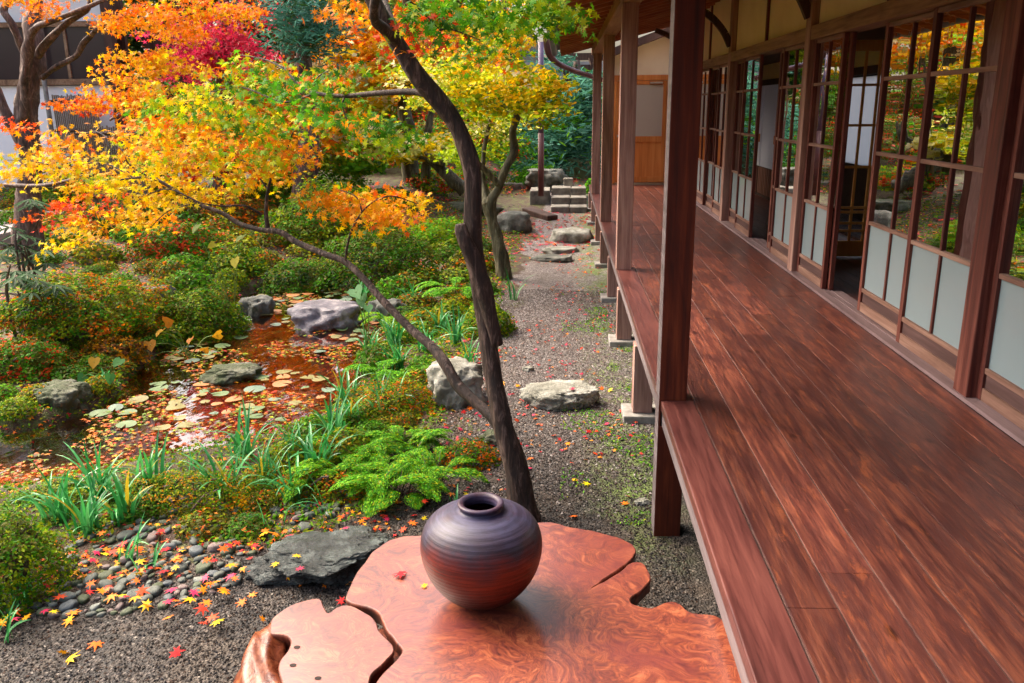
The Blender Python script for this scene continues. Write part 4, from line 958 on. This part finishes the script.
for args in [(88, 535, 'tall strap leaved clump right of the near left azalea', 26, .36, .017), (268, 480, 'strap leaved clump behind the dark slab rock', 24, .32, .016), (300, 458, 'blue green strap clump at the near pond bank', 22, .34, .016),
             (20, 602, 'strap leaves at the foot of the near left azalea', 12, .2, .016), (150, 570, 'few arching strap leaves over the pebbles', 6, .25, .014), (130, 560, 'arching blades growing out of the pebble strip', 8, .24, .014), (385, 415, 'iris clump above the bright fern', 24, .32, .02), (350, 425, 'iris clump at the pond corner', 18, .28, .018),
             (400, 372, 'light green iris clump on the far right bank', 26, .34, .02), (425, 352, 'light green iris clump left of the maple trunk', 26, .34, .02), (370, 352, 'grassy clump beside the grey bank rock', 22, .3, .02), (440, 330, 'grass clump behind the maple stub', 22, .3, .02),
             (415, 305, 'grass tuft on the path edge beyond the pond', 20, .3, .02), (470, 365, 'grass tuft beside the maple trunk', 14, .3, .014), (515, 300, 'few thin blades beside the twisted tree', 8, .4, .016), (460, 510, 'small strap tuft behind the vase', 7, .16, .014), (235, 470, 'thin blades at the pond edge left of the strap clump', 12, .26, .012), (190, 480, 'short blades rising from the cushion shrub', 10, .22, .014), (330, 520, 'thin arching grass in front of the fern', 8, .3, .008), (270, 530, 'single arching stems over the pebble heap', 4, .3, .006), (100, 385, 'green tuft of short blades on the left bank', 14, .16, .03)]:
    clump(*args)
for px, py, lab in [(60, 520, 'tall strap clump behind the near left azalea'), (100, 500, 'strap clump at the near pond edge by the azalea'), (125, 520, 'strap clump over the left end of the pebble strip'), (150, 490, 'broad blade clump left of the cushion shrub'), (225, 500, 'blade clump right of the cushion shrub'), (245, 455, 'blade clump on the pond bank in front of the lily pads'), (320, 470, 'blade clump left of the large fern'), (290, 500, 'green blade clump behind the pebble heap'), (345, 405, 'blade clump at the inner bend of the pond'), (455, 345, 'blade clump left of the forked trunk'), (395, 345, 'blade clump beyond the grey bank rock'), (335, 440, 'blade clump between pond and large fern')]:
    clump(px, py, lab, 22, .36, .022)
clump(365, 300, 'bluish grass tuft beneath the large dark azalea', 22, .3, .02); clump(395, 262, 'pale green tuft under the dark azalea', 16, .35, .02); clump(4, 640, 'strap leaves at the left frame edge on the gravel', 6, .25, .02)
# low plants crowding the banks, too alike to tell apart
_made = 0; _protoc = []
for (x0, x1, y0, y1, num) in [(-3.3, -1.5, 3.5, 4.5, 26), (-1.7, -.95, 4.2, 6.2, 24), (-2.4, -.8, 6.2, 9.5, 26), (-6.5, -3.0, 4.8, 8, 75), (-4.5, -1, 9, 12, 24), (-9.5, -2.6, 8.8, 14.5, 130), (-2.9, -1.9, 7.5, 9.5, 10)]:
    for _ in range(num):
        x = rng.uniform(x0, x1); y = rng.uniform(y0, y1)
        if float(dP0(x, y)) < (.30 if y < 4.7 else .06) or (y < 3.75 and x > -2.6): continue
        if not _protoc or len(_protoc) < 5:
            cr = Crown(); n3 = 900; u = rng.normal(0, 1, (n3, 3)); u /= np.linalg.norm(u, axis=1, keepdims=True); u[:, 2] = np.abs(u[:, 2])
            pos = u * (rng.uniform(.3, 1, (n3, 1)) ** .5) * np.array([.15, .15, .12]); pl = ['ygreen3 green2 olive2', 'olive4 orange ygreen', 'bright2 green2 olive', 'green3 olive2', 'ygreen3 gold olive3'][len(_protoc)]
            me = leaf_mesh('low_plant', pos, u + rng.normal(0, .6, (n3, 3)) + [0, 0, .4], rng.uniform(.7, 1.3, n3) * .026, pick(mixpal(pl), n3) * .68, OV4); me.materials.append(LEAF); _protoc.append(me)
        me = _protoc[int(rng.integers(0, len(_protoc)))]
        o_ = bpy.data.objects.new('low_plant', me); C.objects.link(o_); sc_ = rng.uniform(.6, 1.3) * (1 + max(0, y - 5) * .16); o_.scale = (sc_, sc_, sc_ * rng.uniform(.6, 1.2)); o_.rotation_euler.z = rng.uniform(0, 6.28); o_.location = (x, y, float(H(x, y)) - .01)
        tag(o_, 'small leafy low plant covering the bank of the pond', 'plant', 'low plants along the pond banks')
# rosette of long grey green leaves at far left
for (px, py, Y, lab) in [(8, 285, 6.6, 'grey green long leaved shrub at the left edge above the bank'), (18, 245, 7.2, 'upper long leaved rosette shrub beside the old tree')]:
    cr = Crown(); c_ = AY(px, py, Y); pos = []; nr = []
    t = thing('rhododendron', (c_[0], c_[1], float(H(c_[0], c_[1]))), lab, 'shrub')
    P_ = []; N_ = []; Y_ = []
    for k in range(26):
        q_ = c_ + rng.normal(0, 1, 3) * np.array([.22, .2, .2])
        for j in range(9):
            a_ = j * .7 + rng.uniform(0, .3); P_.append(q_ + np.array([math.cos(a_), math.sin(a_), -.15]) * .07); N_.append([math.cos(a_) * .35, math.sin(a_) * .35, 1]); Y_.append(a_)
    n_ = len(P_); BL2 = LEAF; me = leaf_mesh('foliage', np.array(P_), np.array(N_), np.full(n_, .15), np.array([(.05, .10, .045)] * n_) * rng.uniform(.5, 1.6, (n_, 1)), LONG, np.array(Y_)); link('foliage', me, LEAF, t)
    b = MB()
    for k in range(5): limb(b, [np.array([c_[0], c_[1], float(H(c_[0], c_[1])) - .05]), c_ + rng.normal(0, .1, 3) - np.array([0, 0, .2]), c_ + rng.normal(0, .15, 3)], [.015, .012, .006], 6)
    b.build('stems', BARKR, t)
# heart leaved plants
HEART = (np.array([(0, -.32, 0), (.22, -.46, .05), (.42, -.25, .05), (.36, .1, .02), (.14, .4, -.03), (0, .58, -.10), (-.14, .4, -.03), (-.36, .1, .02), (-.42, -.25, .05), (-.22, -.46, .05), (0, .05, -.03)]),
         [(10, 0, 1, 2), (10, 2, 3), (10, 3, 4, 5), (10, 5, 6, 7), (10, 7, 8), (10, 8, 9, 0)])
def heartplant(pxs, Y, label, size, cols):
    P_ = [AY(x, y, Y + rng.uniform(-.15, .15)) for x, y in pxs]; n_ = len(P_)
    c_ = np.mean(P_, 0); c_[1] += .15; c_[2] = max(float(H(c_[0], c_[1])), WATER_Z); t = thing('broadleaf_plant', c_, label, 'plant')
    nr = np.array([rng.normal(0, .5, 3) + np.array([.15, -.35, .7]) for _ in P_])
    me = leaf_mesh('foliage', np.array(P_), nr, rng.uniform(.6, 1.0, n_) * size, np.array([tuple(.55 * q2 for q2 in cols[k % len(cols)]) for k in range(n_)]), HEART, rng.uniform(4.2, 5.2, n_)); link('foliage', me, LEAF, t)
    b = MB()
    for q_ in P_: limb(b, [c_ + rng.normal(0, .03, 3) * [1, 1, 0] - [0, 0, .03], (c_ + q_) / 2 + [0, 0, .06], q_], [.005, .004, .003], 5)
    b.build('stalk', noisy('stalk_green', (.12, .2, .04), (.2, .28, .06), 8) if 'stalk_green' not in bpy.data.materials else bpy.data.materials['stalk_green'], t)
heartplant([(30, 345), (48, 340), (58, 352), (22, 362), (40, 368), (65, 365), (12, 350)], 6.4, 'broad leaved plant with green and yellow leaves on the left bank', .10, [(.10, .32, .06), (.14, .38, .12), (.35, .45, .08), (.08, .26, .06)])
heartplant([(82, 378), (94, 362), (110, 378), (76, 398), (106, 392), (90, 412), (118, 362)], 5.8, 'large heart leaved plant overhanging the pond at left', .115, [(.08, .30, .08), (.65, .38, .03), (.10, .34, .08), (.75, .45, .04)])
heartplant([(150, 345), (160, 332), (175, 352), (190, 340), (205, 350), (218, 335), (145, 360), (168, 322), (220, 352)], 6.8, 'withered golden leaved plant below the round azalea', .13, [(.75, .33, .02), (.8, .42, .02), (.35, .38, .05), (.7, .25, .02)])
heartplant([(212, 245), (196, 228), (235, 262), (240, 238)], 8.2, 'plant with round yellow leaf above the round azalea', .15, [(.7, .62, .04), (.25, .35, .05)])
heartplant([(362, 300), (368, 308), (356, 292)], 6.6, 'pale green round leaved plant by the grey bank rock', .16, [(.14, .38, .14)])

# bright fern
def fern(px, py, label, nf=16, ln=.45, up=.35, pal='bright', lean0=.5):
    c_ = AZ(px, py, 0)
    for _ in range(4): c_ = AZ(px, py, float(H(c_[0], c_[1])))
    t = thing('fern', c_, label, 'fern'); P_ = []; N_ = []; S_ = []; W_ = []; b = MB()
    for k in range(nf):
        a_ = rng.uniform(0, 6.28); d = np.array([math.cos(a_), math.sin(a_), 0]); l_ = ln * rng.uniform(.5, 1.2)
        pos = c_ + np.array([rng.normal(0, .07), rng.normal(0, .05), 0]); ang = lean0 * rng.uniform(0, .7); path = []
        for s_ in range(26):
            path.append(pos.copy()); pos = pos + (d * math.sin(ang) + np.array([0, 0, math.cos(ang)])) * (l_ / 20); ang += .068 + .03 * (s_ < 12)
        limb(b, path[::5] + [path[-1]], [.004, .0035, .003, .002, .0015, .001, .001][:len(path[::5]) + 1], 4, 0, 0, 3)
        sd_ = np.array([-d[1], d[0], 0])
        for s_ in range(7, 26):
            w_ = .10 * math.sin(math.pi * min(1, (s_ - 5) / 22)) * (ln / .45)
            tang = path[s_] - path[s_ - 1]; tang /= np.linalg.norm(tang); nn_ = np.cross(sd_, tang); nn_ *= -1 if nn_[2] < 0 else 1
            for sg in (-1, 1):
                dd_ = sd_ * sg * .95 + tang * .35; dd_ /= np.linalg.norm(dd_)
                nl = max(3, int(w_ / .011))
                for j in range(nl):
                    tt = (j + .5) / nl
                    for s2 in (-1, 1):
                        l2 = .024 * (1 - tt * .75)
                        P_.append(path[s_] + dd_ * w_ * tt + tang * s2 * l2 * .45 - np.array([0, 0, .25 * (w_ * tt) ** 1.3])); N_.append(nn_ + rng.normal(0, .3, 3)); S_.append(l2 * 1.15 * rng.uniform(.8, 1.3)); W_.append(math.atan2(tang[1] * s2, tang[0] * s2))
    n_ = len(P_); me = leaf_mesh('frond', np.array(P_), np.array(N_), np.array(S_), pick(mixpal(pal), n_), OV4, np.array(W_)); link('frond', me, LEAF, t)
    b.build('stem', BARKR, t)
for px_, py_, lab_, nf_, ln_ in [(350, 482, 'bright fern left of centre behind the dark slab rock', 16, .26), (392, 498, 'large bright green fern behind the dark slab rock', 22, .30), (432, 480, 'bright fern reaching towards the vase', 16, .28), (375, 462, 'bright fern behind the largest fern', 16, .26), (410, 452, 'bright fern in front of the pale boulder', 14, .24), (335, 455, 'small fern at the near pond corner', 12, .22)]:
    fern(px_, py_, lab_, nf_, ln_, pal='bright3 green3 ygreen', lean0=.5)
fern(395, 330, 'light fern beyond the iris clumps', 12, .4, pal='bright2 ygreen')
fern(455, 300, 'light green fern behind the maple', 10, .4, pal='bright2 green')
fern(380, 382, 'green fern at the pond corner', 10, .32, pal='green2 bright')

# ------------------------------------------------------------------ lily pads
def pad_mesh(k):
    r_ = np.random.default_rng(k); n_ = 18; pts = [(0, 0, 0)]
    for i in range(n_ + 1):
        a_ = .18 + (6.283 - .36) * i / n_; q_ = 1 + .06 * math.sin(3 * a_ + k); pts.append((math.cos(a_) * q_, math.sin(a_) * q_, .05 * math.sin(2 * a_ + k)))
    me = bpy.data.meshes.new('lily_pad'); me.from_pydata(pts, [], [(0, i, i + 1) for i in range(1, n_ + 1)]); return me
padm = []
for nm, c1, c2 in (('green', (.05, .10, .03), (.11, .17, .05)), ('olive', (.10, .10, .02), (.20, .16, .03)), ('bluish', (.07, .12, .08), (.13, .19, .13)), ('rusty', (.25, .08, .02), (.4, .16, .03))):
    padm.append((nm, noisy('lily_pad_' + nm, c1, c2, 14, .55, .2, .003)))
pc = {}; pads = []; t_ = 0
pxr = rng.uniform(POND[:, 0].min(), POND[:, 0].max(), 6000); pyr = rng.uniform(POND[:, 1].min(), POND[:, 1].max(), 6000); dd_ = dpoly(pxr, pyr, POND)
for x, y, d in zip(pxr, pyr, dd_):
    if d > -.06 or len(pads) >= 130: continue
    q_ = mn.noise(Vector((x * .9, y * .9, 3)))
    if q_ < -.02: continue
    r_ = rng.uniform(.035, .085)
    if x < -3.6 or any(math.hypot(x - a_[0], y - a_[1]) < (r_ + a_[2]) * .8 for a_ in pads): continue
    pads.append((x, y, r_)); j = int(rng.choice(4, p=[.35, .35, .15, .15])); k = int(rng.integers(0, 4))
    if (k, j) not in pc: me = pad_mesh(k); me.materials.append(padm[j][1]); pc[(k, j)] = me
    o_ = bpy.data.objects.new('lily_pad', pc[(k, j)]); C.objects.link(o_); o_.scale = (r_, r_ * rng.uniform(.8, 1), r_); o_.rotation_euler = (rng.normal(0, .04), rng.normal(0, .04), rng.uniform(0, 6.28)); o_.location = (x, y, WATER_Z + .008 + rng.uniform(0, .004))
    where = 'near end of the pond' if y < 5.2 else ('middle of the pond' if y < 6.8 else 'far end of the pond')
    tag(o_, padm[j][0] + ' lily pad floating at the ' + where, 'lily pad', 'lily pads floating on the pond')

# ------------------------------------------------------------------ fallen leaves
def scatter(n_, x0, x1, y0, y1, pal, size, ok, dz=.008, tilt=.3, shape=ST5):
    x = rng.uniform(x0, x1, n_); y = rng.uniform(y0, y1, n_); k = ok(x, y); x, y = x[k], y[k]; z_ = H(x, y) + dz + rng.uniform(0, .01, len(x))
    n2 = len(x); nr = rng.normal(0, tilt, (n2, 3)); nr[:, 2] = 1
    return np.column_stack([x, y, z_]), nr, rng.uniform(.7, 1.2, n2) * size, pick(mixpal(pal), n2), shape
def emit(name, parts, label, m_=DRYLEAF):
    sh = parts[0][4]; me = leaf_mesh(name, np.vstack([p_[0] for p_ in parts]), np.vstack([p_[1] for p_ in parts]), np.concatenate([p_[2] for p_ in parts]), np.vstack([p_[3] for p_ in parts]), sh)
    return tag(link(name, me, m_), label, 'leaf litter' if 'leav' in label else 'ground cover', kind='stuff')
dP = lambda x, y: dpoly(x, y, POND)
nzf = lambda x, y, s_, o_: np.array([mn.noise(Vector((a_ * s_, b_ * s_, o_))) for a_, b_ in zip(x, y)])
nearbank = lambda x, y: (dP(x, y) > .02) & (dP(x, y) < 1.3)
parts = [scatter(9000, -6.5, -2.4, 4.6, 8.5, 'redor3 brown4 red2 orange2', .055, lambda x, y: nearbank(x, y) & (nzf(x, y, 1.4, 21) > -.2)), scatter(2600, -.9, .5, 4.2, 15, 'pink2 red3 redor2 brown3 orange', .045, lambda x, y: (rng.uniform(0, 1, len(x)) < .75) & (nzf(x, y, 1.5, 0) > -.12)),
         scatter(26000, -9, -.7, 5, 17, 'redor2 orange3 brown3 pink yellow', .06, lambda x, y: (dP(x, y) > .03) & (nzf(x, y, .8, 5) > -.25)),
         scatter(4500, -3.4, -.8, 3.3, 6, 'redor orange2 brown2 gold red', .045, lambda x, y: (dP(x, y) > .03) & (nzf(x, y, 1.6, 7) > 0)),
         scatter(26000, -16, .5, 11, 26, 'redor2 red2 pink2 brown2 olive', .10, lambda x, y: rng.uniform(0, 1, len(x)) < .9)]
emit('leaf_litter', parts, 'red and orange fallen maple leaves littering the garden floor')
x = rng.uniform(POND[:, 0].min(), POND[:, 0].max(), 14000); y = rng.uniform(POND[:, 1].min(), POND[:, 1].max(), 14000)
k = (dP(x, y) < -.01) & (nzf(x, y, 1.5, 2) + .5 * nzf(x, y, 5, 3) > -.0) & (x > -5); x, y = x[k], y[k]; n2 = len(x)
nr = rng.normal(0, .06, (n2, 3)); nr[:, 2] = 1
tag(link('floating_leaves', leaf_mesh('floating_leaves', np.column_stack([x, y, np.full(n2, WATER_Z + .004) + rng.uniform(0, .006, n2)]), nr, rng.uniform(.6, 1.2, n2) * .058, .60 * pick(mixpal('redor3 brown4 orange4 ygreen5 gold2 olive3'), n2), ST5), DRYLEAF), 'rust and orange leaves floating over the pond', 'leaf litter', kind='stuff')
# sunken leaves on the pond bottom
x = rng.uniform(POND[:, 0].min(), POND[:, 0].max(), 7000); y = rng.uniform(POND[:, 1].min(), POND[:, 1].max(), 7000); k = (dP(x, y) < -.1); x, y = x[k], y[k]; n2 = len(x)
nr = rng.normal(0, .25, (n2, 3)); nr[:, 2] = 1
tag(link('sunken_leaves', leaf_mesh('sunken_leaves', np.column_stack([x, y, np.full(n2, -.40)]), nr, rng.uniform(.7, 1.2, n2) * .07, pick(mixpal('redor2 brown3 orange4 gold'), n2), ST5), DRYLEAF), 'brown leaves sunk on the pond bottom', 'leaf litter', kind='stuff')
# small weeds and moss
parts = [scatter(16000, -6.5, -2.4, 4.6, 8.5, 'green3 olive2 ygreen2', .045, lambda x, y: nearbank(x, y) & (nzf(x, y, 1.8, 31) > .0), .03, .8, OV4), scatter(9000, .0, .62, 3.9, 9, 'bright3 green2 ygreen', .020, lambda x, y: (nzf(x, y, 2.2, 11) > .08) & (rng.uniform(0, 1, len(x)) < .35 + .65 * np.clip((x - .0) / .35, 0, 1)), .006, .7, OV4),
         scatter(46000, -5.5, -.65, 3.6, 9, 'ygreen3 green2 bright olive', .032, lambda x, y: (dP(x, y) > .02) & (x < np.interp(y, [3.5, 4, 5, 9], [-1.3, -1.0, -.75, -.65])) & (nzf(x, y, 1.7, 13) > -.2), .02, .8, OV4),
         scatter(52000, -12, -.6, 8, 22, 'ygreen2 green3 olive2 bright', .05, lambda x, y: (dP(x, y) > .05) & (nzf(x, y, .9, 17) > -.1), .03, .7, OV4)]
parts = [(a_, b_, c_, d_ * .7, e_) for a_, b_, c_, d_, e_ in parts]
emit('ground_cover', parts, 'small green weeds and moss covering bare soil', LEAF)
# loose gravel in the foreground
GV = (np.array([(1, 0, 0), (0, 1, 0), (-1, 0, 0), (0, -1, 0), (0, 0, .7), (.1, .1, -.7)]) * .5, [(0, 1, 4), (1, 2, 4), (2, 3, 4), (3, 0, 4)])
def gravel(n_, x0, x1, y0, y1, size, ok, pl):
    x = rng.uniform(x0, x1, n_); y = rng.uniform(y0, y1, n_); k = ok(x, y); x, y = x[k], y[k]; n2 = len(x); nr = rng.normal(0, .4, (n2, 3)); nr[:, 2] = 1
    c_ = np.array(pl)[rng.integers(0, len(pl), n2)] * rng.uniform(.4, 1.1, (n2, 1))
    return np.column_stack([x, y, H(x, y) + .001]), nr, rng.uniform(.5, 1.4, n2) * size, c_, GV
edgef = lambda y: np.interp(y, [0, 3, 4, 5, 6.5, 8, 10, 14], [-4, -2.6, -.95, -.72, -.72, -.62, -.62, -.55])
gd = [(.008, .007, .007), (.014, .012, .012), (.025, .02, .018), (.055, .042, .034), (.045, .024, .015), (.13, .11, .10), (.015, .015, .02), (.02, .015, .012)]
parts = [gravel(62000, -2.4, .6, 2.3, 6.0, .011, lambda x, y: (x > edgef(y) - .1) & (rng.uniform(0, 1, len(x)) < np.clip((6.0 - y) / 2.0, 0, 1)), gd), gravel(48000, -.9, .6, 3.9, 9, .014, lambda x, y: (x > edgef(y) - .05) & (rng.uniform(0, 1, len(x)) < np.clip((y - 3.9) / 2.0, 0, 1)), [(.10, .085, .08), (.17, .15, .145), (.3, .27, .26), (.13, .09, .08)])]
emit('gravel', parts, 'dark grey and brown pea gravel around the table and path', leafmat('gravel_stone', 0, .7, .15))
# countable fallen leaves near the viewer
CN = {'yellow': 'yellow', 'gold': 'golden', 'orange': 'orange', 'redor': 'orange red', 'red': 'deep red', 'pink': 'pinkish red'}
lc = {}
def fallen(x, y, z_, size, colr, label, grp=None, tilt=.2, yaw=None):
    k = (colr, int(rng.integers(0, 4)))
    if k not in lc:
        me = leaf_mesh('fallen_leaf', np.zeros((1, 3)), np.array([[0, 0, 1.]]), np.array([1.]), np.array([PAL[colr][k[1] % 3]]), ST7, np.array([0.])); me.materials.append(DRYLEAF); lc[k] = me
    o_ = bpy.data.objects.new('fallen_leaf', lc[k]); C.objects.link(o_); o_.location = (x, y, z_); o_.scale = (size,) * 3
    o_.rotation_euler = (rng.normal(0, tilt), rng.normal(0, tilt), rng.uniform(0, 6.28) if yaw is None else yaw); return tag(o_, label, 'leaf', grp)
q_ = AZ(402, 576, TZ); fallen(q_[0], q_[1], TZ + .012, .078, 'red', 'red maple leaf lying on the burl table left of the vase', None, .12)
q_ = AZ(425, 587, TZ); fallen(q_[0], q_[1], TZ + .006, .040, 'gold', 'tiny pale orange leaf on the burl table beside the vase', None, .1)
dg = bpy.context.evaluated_depsgraph_get()
def onrock(px, py):
    dg.update(); dr = Vector(_dir(px, py)).normalized(); hit, loc, nr_, *_r = SC.ray_cast(dg, Vector((0, 0, EYE)), dr); return loc
for px, py, c_, lab in [(297, 558, 'yellow', 'yellow maple leaf on the left part of the dark slab rock'), (300, 571, 'pink', 'pink maple leaf on the front of the dark slab rock'), (375, 531, 'orange', 'orange maple leaf on the far right of the dark slab rock'), (276, 566, 'gold', 'small tan leaf at the left end of the dark slab rock'), (345, 530, 'pink', 'pale pink leaf on the back of the dark slab rock')]:
    lo = onrock(px, py); fallen(lo[0], lo[1], lo[2] + .012, .06, c_, lab, None, .15)
for px, py, c_, lab in [(342, 603, 'red', 'red leaf caught in the notch between the slabs and rock'), (413, 517, 'red', 'bright red leaf on the soil behind the table'), (424, 503, 'redor', 'orange red leaf on the soil left of the vase mouth'), (395, 483, 'red', 'bright red leaf hanging low under the fern'), (573, 390, 'pink', 'pink leaf on the pale stepping stone')]:
    lo = onrock(px, py); fallen(lo[0], lo[1], lo[2] + .012, .065, c_, lab, None, .2)
nl = 0
for (x0, x1, y0, y1, num, size, where) in [(-2.2, -.9, 2.35, 3.05, 20, .080, 'lying on the dark gravel left of the table'), (-2.4, -1.2, 2.95, 3.75, 105, .072, 'lying on the pebble strip'), (-.85, .42, 3.9, 6.0, 70, .060, 'on the gravel path beside the maple trunk'), (-1.3, -.4, 3.4, 4.2, 30, .065, 'on the soil behind the table')]:
    for _ in range(num):
        x = rng.uniform(x0, x1); y = rng.uniform(y0, y1); c_ = str(rng.choice(['yellow', 'gold', 'orange', 'redor', 'red', 'pink'], p=[.12, .15, .2, .23, .15, .15]))
        zz = float(H(x, y)) + (.04 if 'pebble' in where else .012)
        fallen(x, y, zz, size * rng.uniform(.7, 1.25), c_, CN[c_] + ' maple leaf ' + where, 'fallen maple leaves near the table', .28)

# ------------------------------------------------------------------ steps, pipe, walls behind
STONE = noisy('step_stone', (.07, .065, .05), (.17, .155, .13), 6, .85, .6, .02, 8, (.28, .27, .22))
for k, (y, z0, z1, lab) in enumerate([(15.0, .05, .27, 'lowest stone step at the end of the garden path'), (15.45, .1, .39, 'middle stone step at the end of the garden path'), (15.9, .2, .52, 'top stone step at the end of the garden path')]):
    b = MB(); b.box(-.2, .12 + .02 * k, y, y + .5, z0, z1); b.box(.13 + .02 * k, .44, y + .01, y + .5, z0, z1 - .005)
    tag(b.build('stone_step', STONE, None, (0.1, y, z0), bevel=.015), lab, 'step')
b = MB(); b.box(-.6, -.23, 15.6, 16.3, .1, .50); tag(b.build('stone_block', STONE, None, (-.4, 15.9, .1), bevel=.02), 'square stone block left of the steps', 'stone')
b = MB(); b.box(-3.0, -.62, 16.9, 17.3, .2, .52); tag(b.build('kerb_stone', STONE, None, (-1.5, 17, .2), bevel=.02), 'long low kerb stone left of the steps', 'kerb')
b = MB(); b.box(.02, .2, 16.3, 16.5, .5, .66); tag(b.build('stone_post', STONE, None, (.1, 16.4, .5), bevel=.02), 'short square stone at the top of the steps', 'stone')
b = MB(); b.bar((-.62, 14.9, .20), (-.16, 14.2, .14), .22, .16); tag(b.build('drain_trough', DARKW, None, (-.4, 14.5, .1), bevel=.02), 'dark wooden drain trough lying beside the steps', 'trough')
q0 = AY(541, 196, 14.8); q1 = AY(541, 42, 14.8)
b = MB(); b.tube([(q0[0], q0[1], q0[2]), (q0[0], q0[1], (q0[2] + q1[2]) / 2 - .2)], [.052, .052], 16)
dpipe = thing('drain_pipe', (q0[0], q0[1], q0[2]), 'tall purple brown drain pipe standing in front of the blue green tree', 'pipe')
b.build('lower_pipe', noisy('rust_pipe', (.10, .03, .028), (.16, .055, .05), 5, .5, .1), dpipe, smooth=True)
b = MB(); b.tube([(q0[0], q0[1], (q0[2] + q1[2]) / 2 - .2), (q0[0], q0[1], q1[2])], [.046, .046], 16); b.build('upper_pipe', noisy('violet_pipe', (.11, .07, .13), (.16, .11, .19), 5, .45, .1), dpipe, smooth=True)
gp = MB(); limb(gp, PY([(547, 36, 14.2), (549, 52, 14.3), (556, 62, 14.4), (572, 70, 14.6), (590, 76, 14.9), (602, 80, 15.1)]), [.07, .065, .045, .04, .04, .045], 12, 0)
gp.build('gutter_elbow', COPPER, house, smooth=True)
# wall and gate behind
CONC = noisy('concrete', (.24, .25, .25), (.34, .35, .35), 3, .9, .2)
b = MB(); b.box(-.9, 1.6, 21.0, 21.2, .3, 3.0); tag(b.build('garden_wall', CONC, None, (0, 21, .3)), 'grey concrete wall behind the blue green tree', 'wall')
gt = thing('wooden_gate', (.3, 20.4, .4), 'dark wooden gate with indigo cloth at the end of the path', 'gate')
b = MB(); b.box(.0, .08, 20.3, 20.4, .4, 3.0); b.box(.62, .70, 20.3, 20.4, .4, 3.0); b.box(-.3, 1.0, 20.28, 20.42, 3.0, 3.15); b.build('gate_frame', DARKW, gt)
b = MB(); b.box(.08, .62, 20.33, 20.37, .45, 2.9); b.build('gate_panel', DARKW, gt)
b = MB()
for k in range(4): b.box(.12 + k * .12, .22 + k * .12, 20.31, 20.325, .9, 2.0)
b.build('cloth', noisy('indigo_cloth', (.03, .05, .12), (.06, .09, .2), 20), gt)
b = MB(); b.box(.62, .9, 19.4, 19.8, 1.25, 1.5)

# left white house
wh = thing('white_house', (-10, 15.2, .3), 'white plastered house with brown window frames at far left', 'house')
b = MB(); b.box(-16, -8.02, 15.2, 15.4, 0, 2.42); b.build('wall', WHITE, wh)
b = MB(); b.box(-16, -8.02, 15.26, 15.4, 3.5, 5.2); b.build('upper_wall', WHITE, wh)
b = MB(); b.box(-8.0, -7.86, 15.12, 15.3, 0, 4.2); b.build('corner_post', DARKW, wh)
b = MB(); b.box(-16, -8.02, 15.13, 15.3, 2.43, 2.53); b.box(-16, -8.02, 15.13, 15.3, 3.40, 3.48); b.build('window_rail', LINT, wh)
b = MB(); b.box(-16, -8.02, 15.9, 16.0, 0, 5); b.box(-16, -8.02, 15.41, 15.9, 3.5, 3.55); b.build('room_back_wall', DARKW, wh)
for x0 in np.arange(-8.75, -16, -.72):
    b = MB(); b.box(x0, x0 + .05, 15.15, 15.2, 2.535, 3.395); f_ = b.build('window_mullion', LINT, wh); b = MB(); b.add([(x0 + .05, 15.18, 2.535), (x0 + .72, 15.18, 2.535), (x0 + .72, 15.18, 3.395), (x0 + .05, 15.18, 3.395)], [(0, 1, 2, 3)]); b.build('pane', GLASS2, f_)
b = MB(); b.bar((-16, 15.0, 4.9), (-7.4, 15.0, 4.9), .9, .14); b.build('eave', DARKW, wh)
b = MB(); b.tube([(-9.15, 15.05, .3), (-9.15, 15.05, 4.3)], [.04, .04], 10); b.build('downpipe', PADST, wh, smooth=True)
b = MB(); b.box(-7.2, -7.05, 16.2, 16.35, .3, 4.2); b.box(-7.86, -6.6, 16.2, 16.35, 3.1, 3.35); b.build('porch_post', DARKW, wh)
# bamboo fences
BAMB = wood('bamboo', (.07, .05, .04), (.16, .12, .09), (.28, .22, .17), 2, .7, 40, 4, .5)
def bamboo(x0, x1, y, z0, z1, label):
    t = thing('bamboo_fence', ((x0 + x1) / 2, y, z0), label, 'fence'); b = MB(); x = x0
    while x < x1: b.tube([(x, y, z0), (x, y, z1 + random.uniform(-.02, .02))], [.014, .013], 6); x += .034
    b.build('reed_panel', BAMB, t)
    for zz in (z0 + .15, (z0 + z1) / 2 - .1, z1 - .1):
        b = MB(); b.tube([(x0 - .04, y - .03, zz), (x1 + .04, y - .03, zz)], [.025, .025], 8); b.build('rail', DARKW, t)
bamboo(-8.95, -8.15, 14.9, 1.25, 2.25, 'upper bamboo reed screen hanging on the white house wall')
bamboo(-7.35, -6.3, 12.8, .55, 1.75, 'lower bamboo reed fence at the end of the paving')
b = MB()
for k in range(4):
    for j in range(3): b.box(-12 + k * 1.15, -10.88 + k * 1.15, 10.6 + j * .95, 11.53 + j * .95, .0, .42)
tag(b.build('paving', noisy('paving_stone', (.30, .25, .24), (.40, .34, .32), 3, .8, .2), bevel=.012), kind='structure')
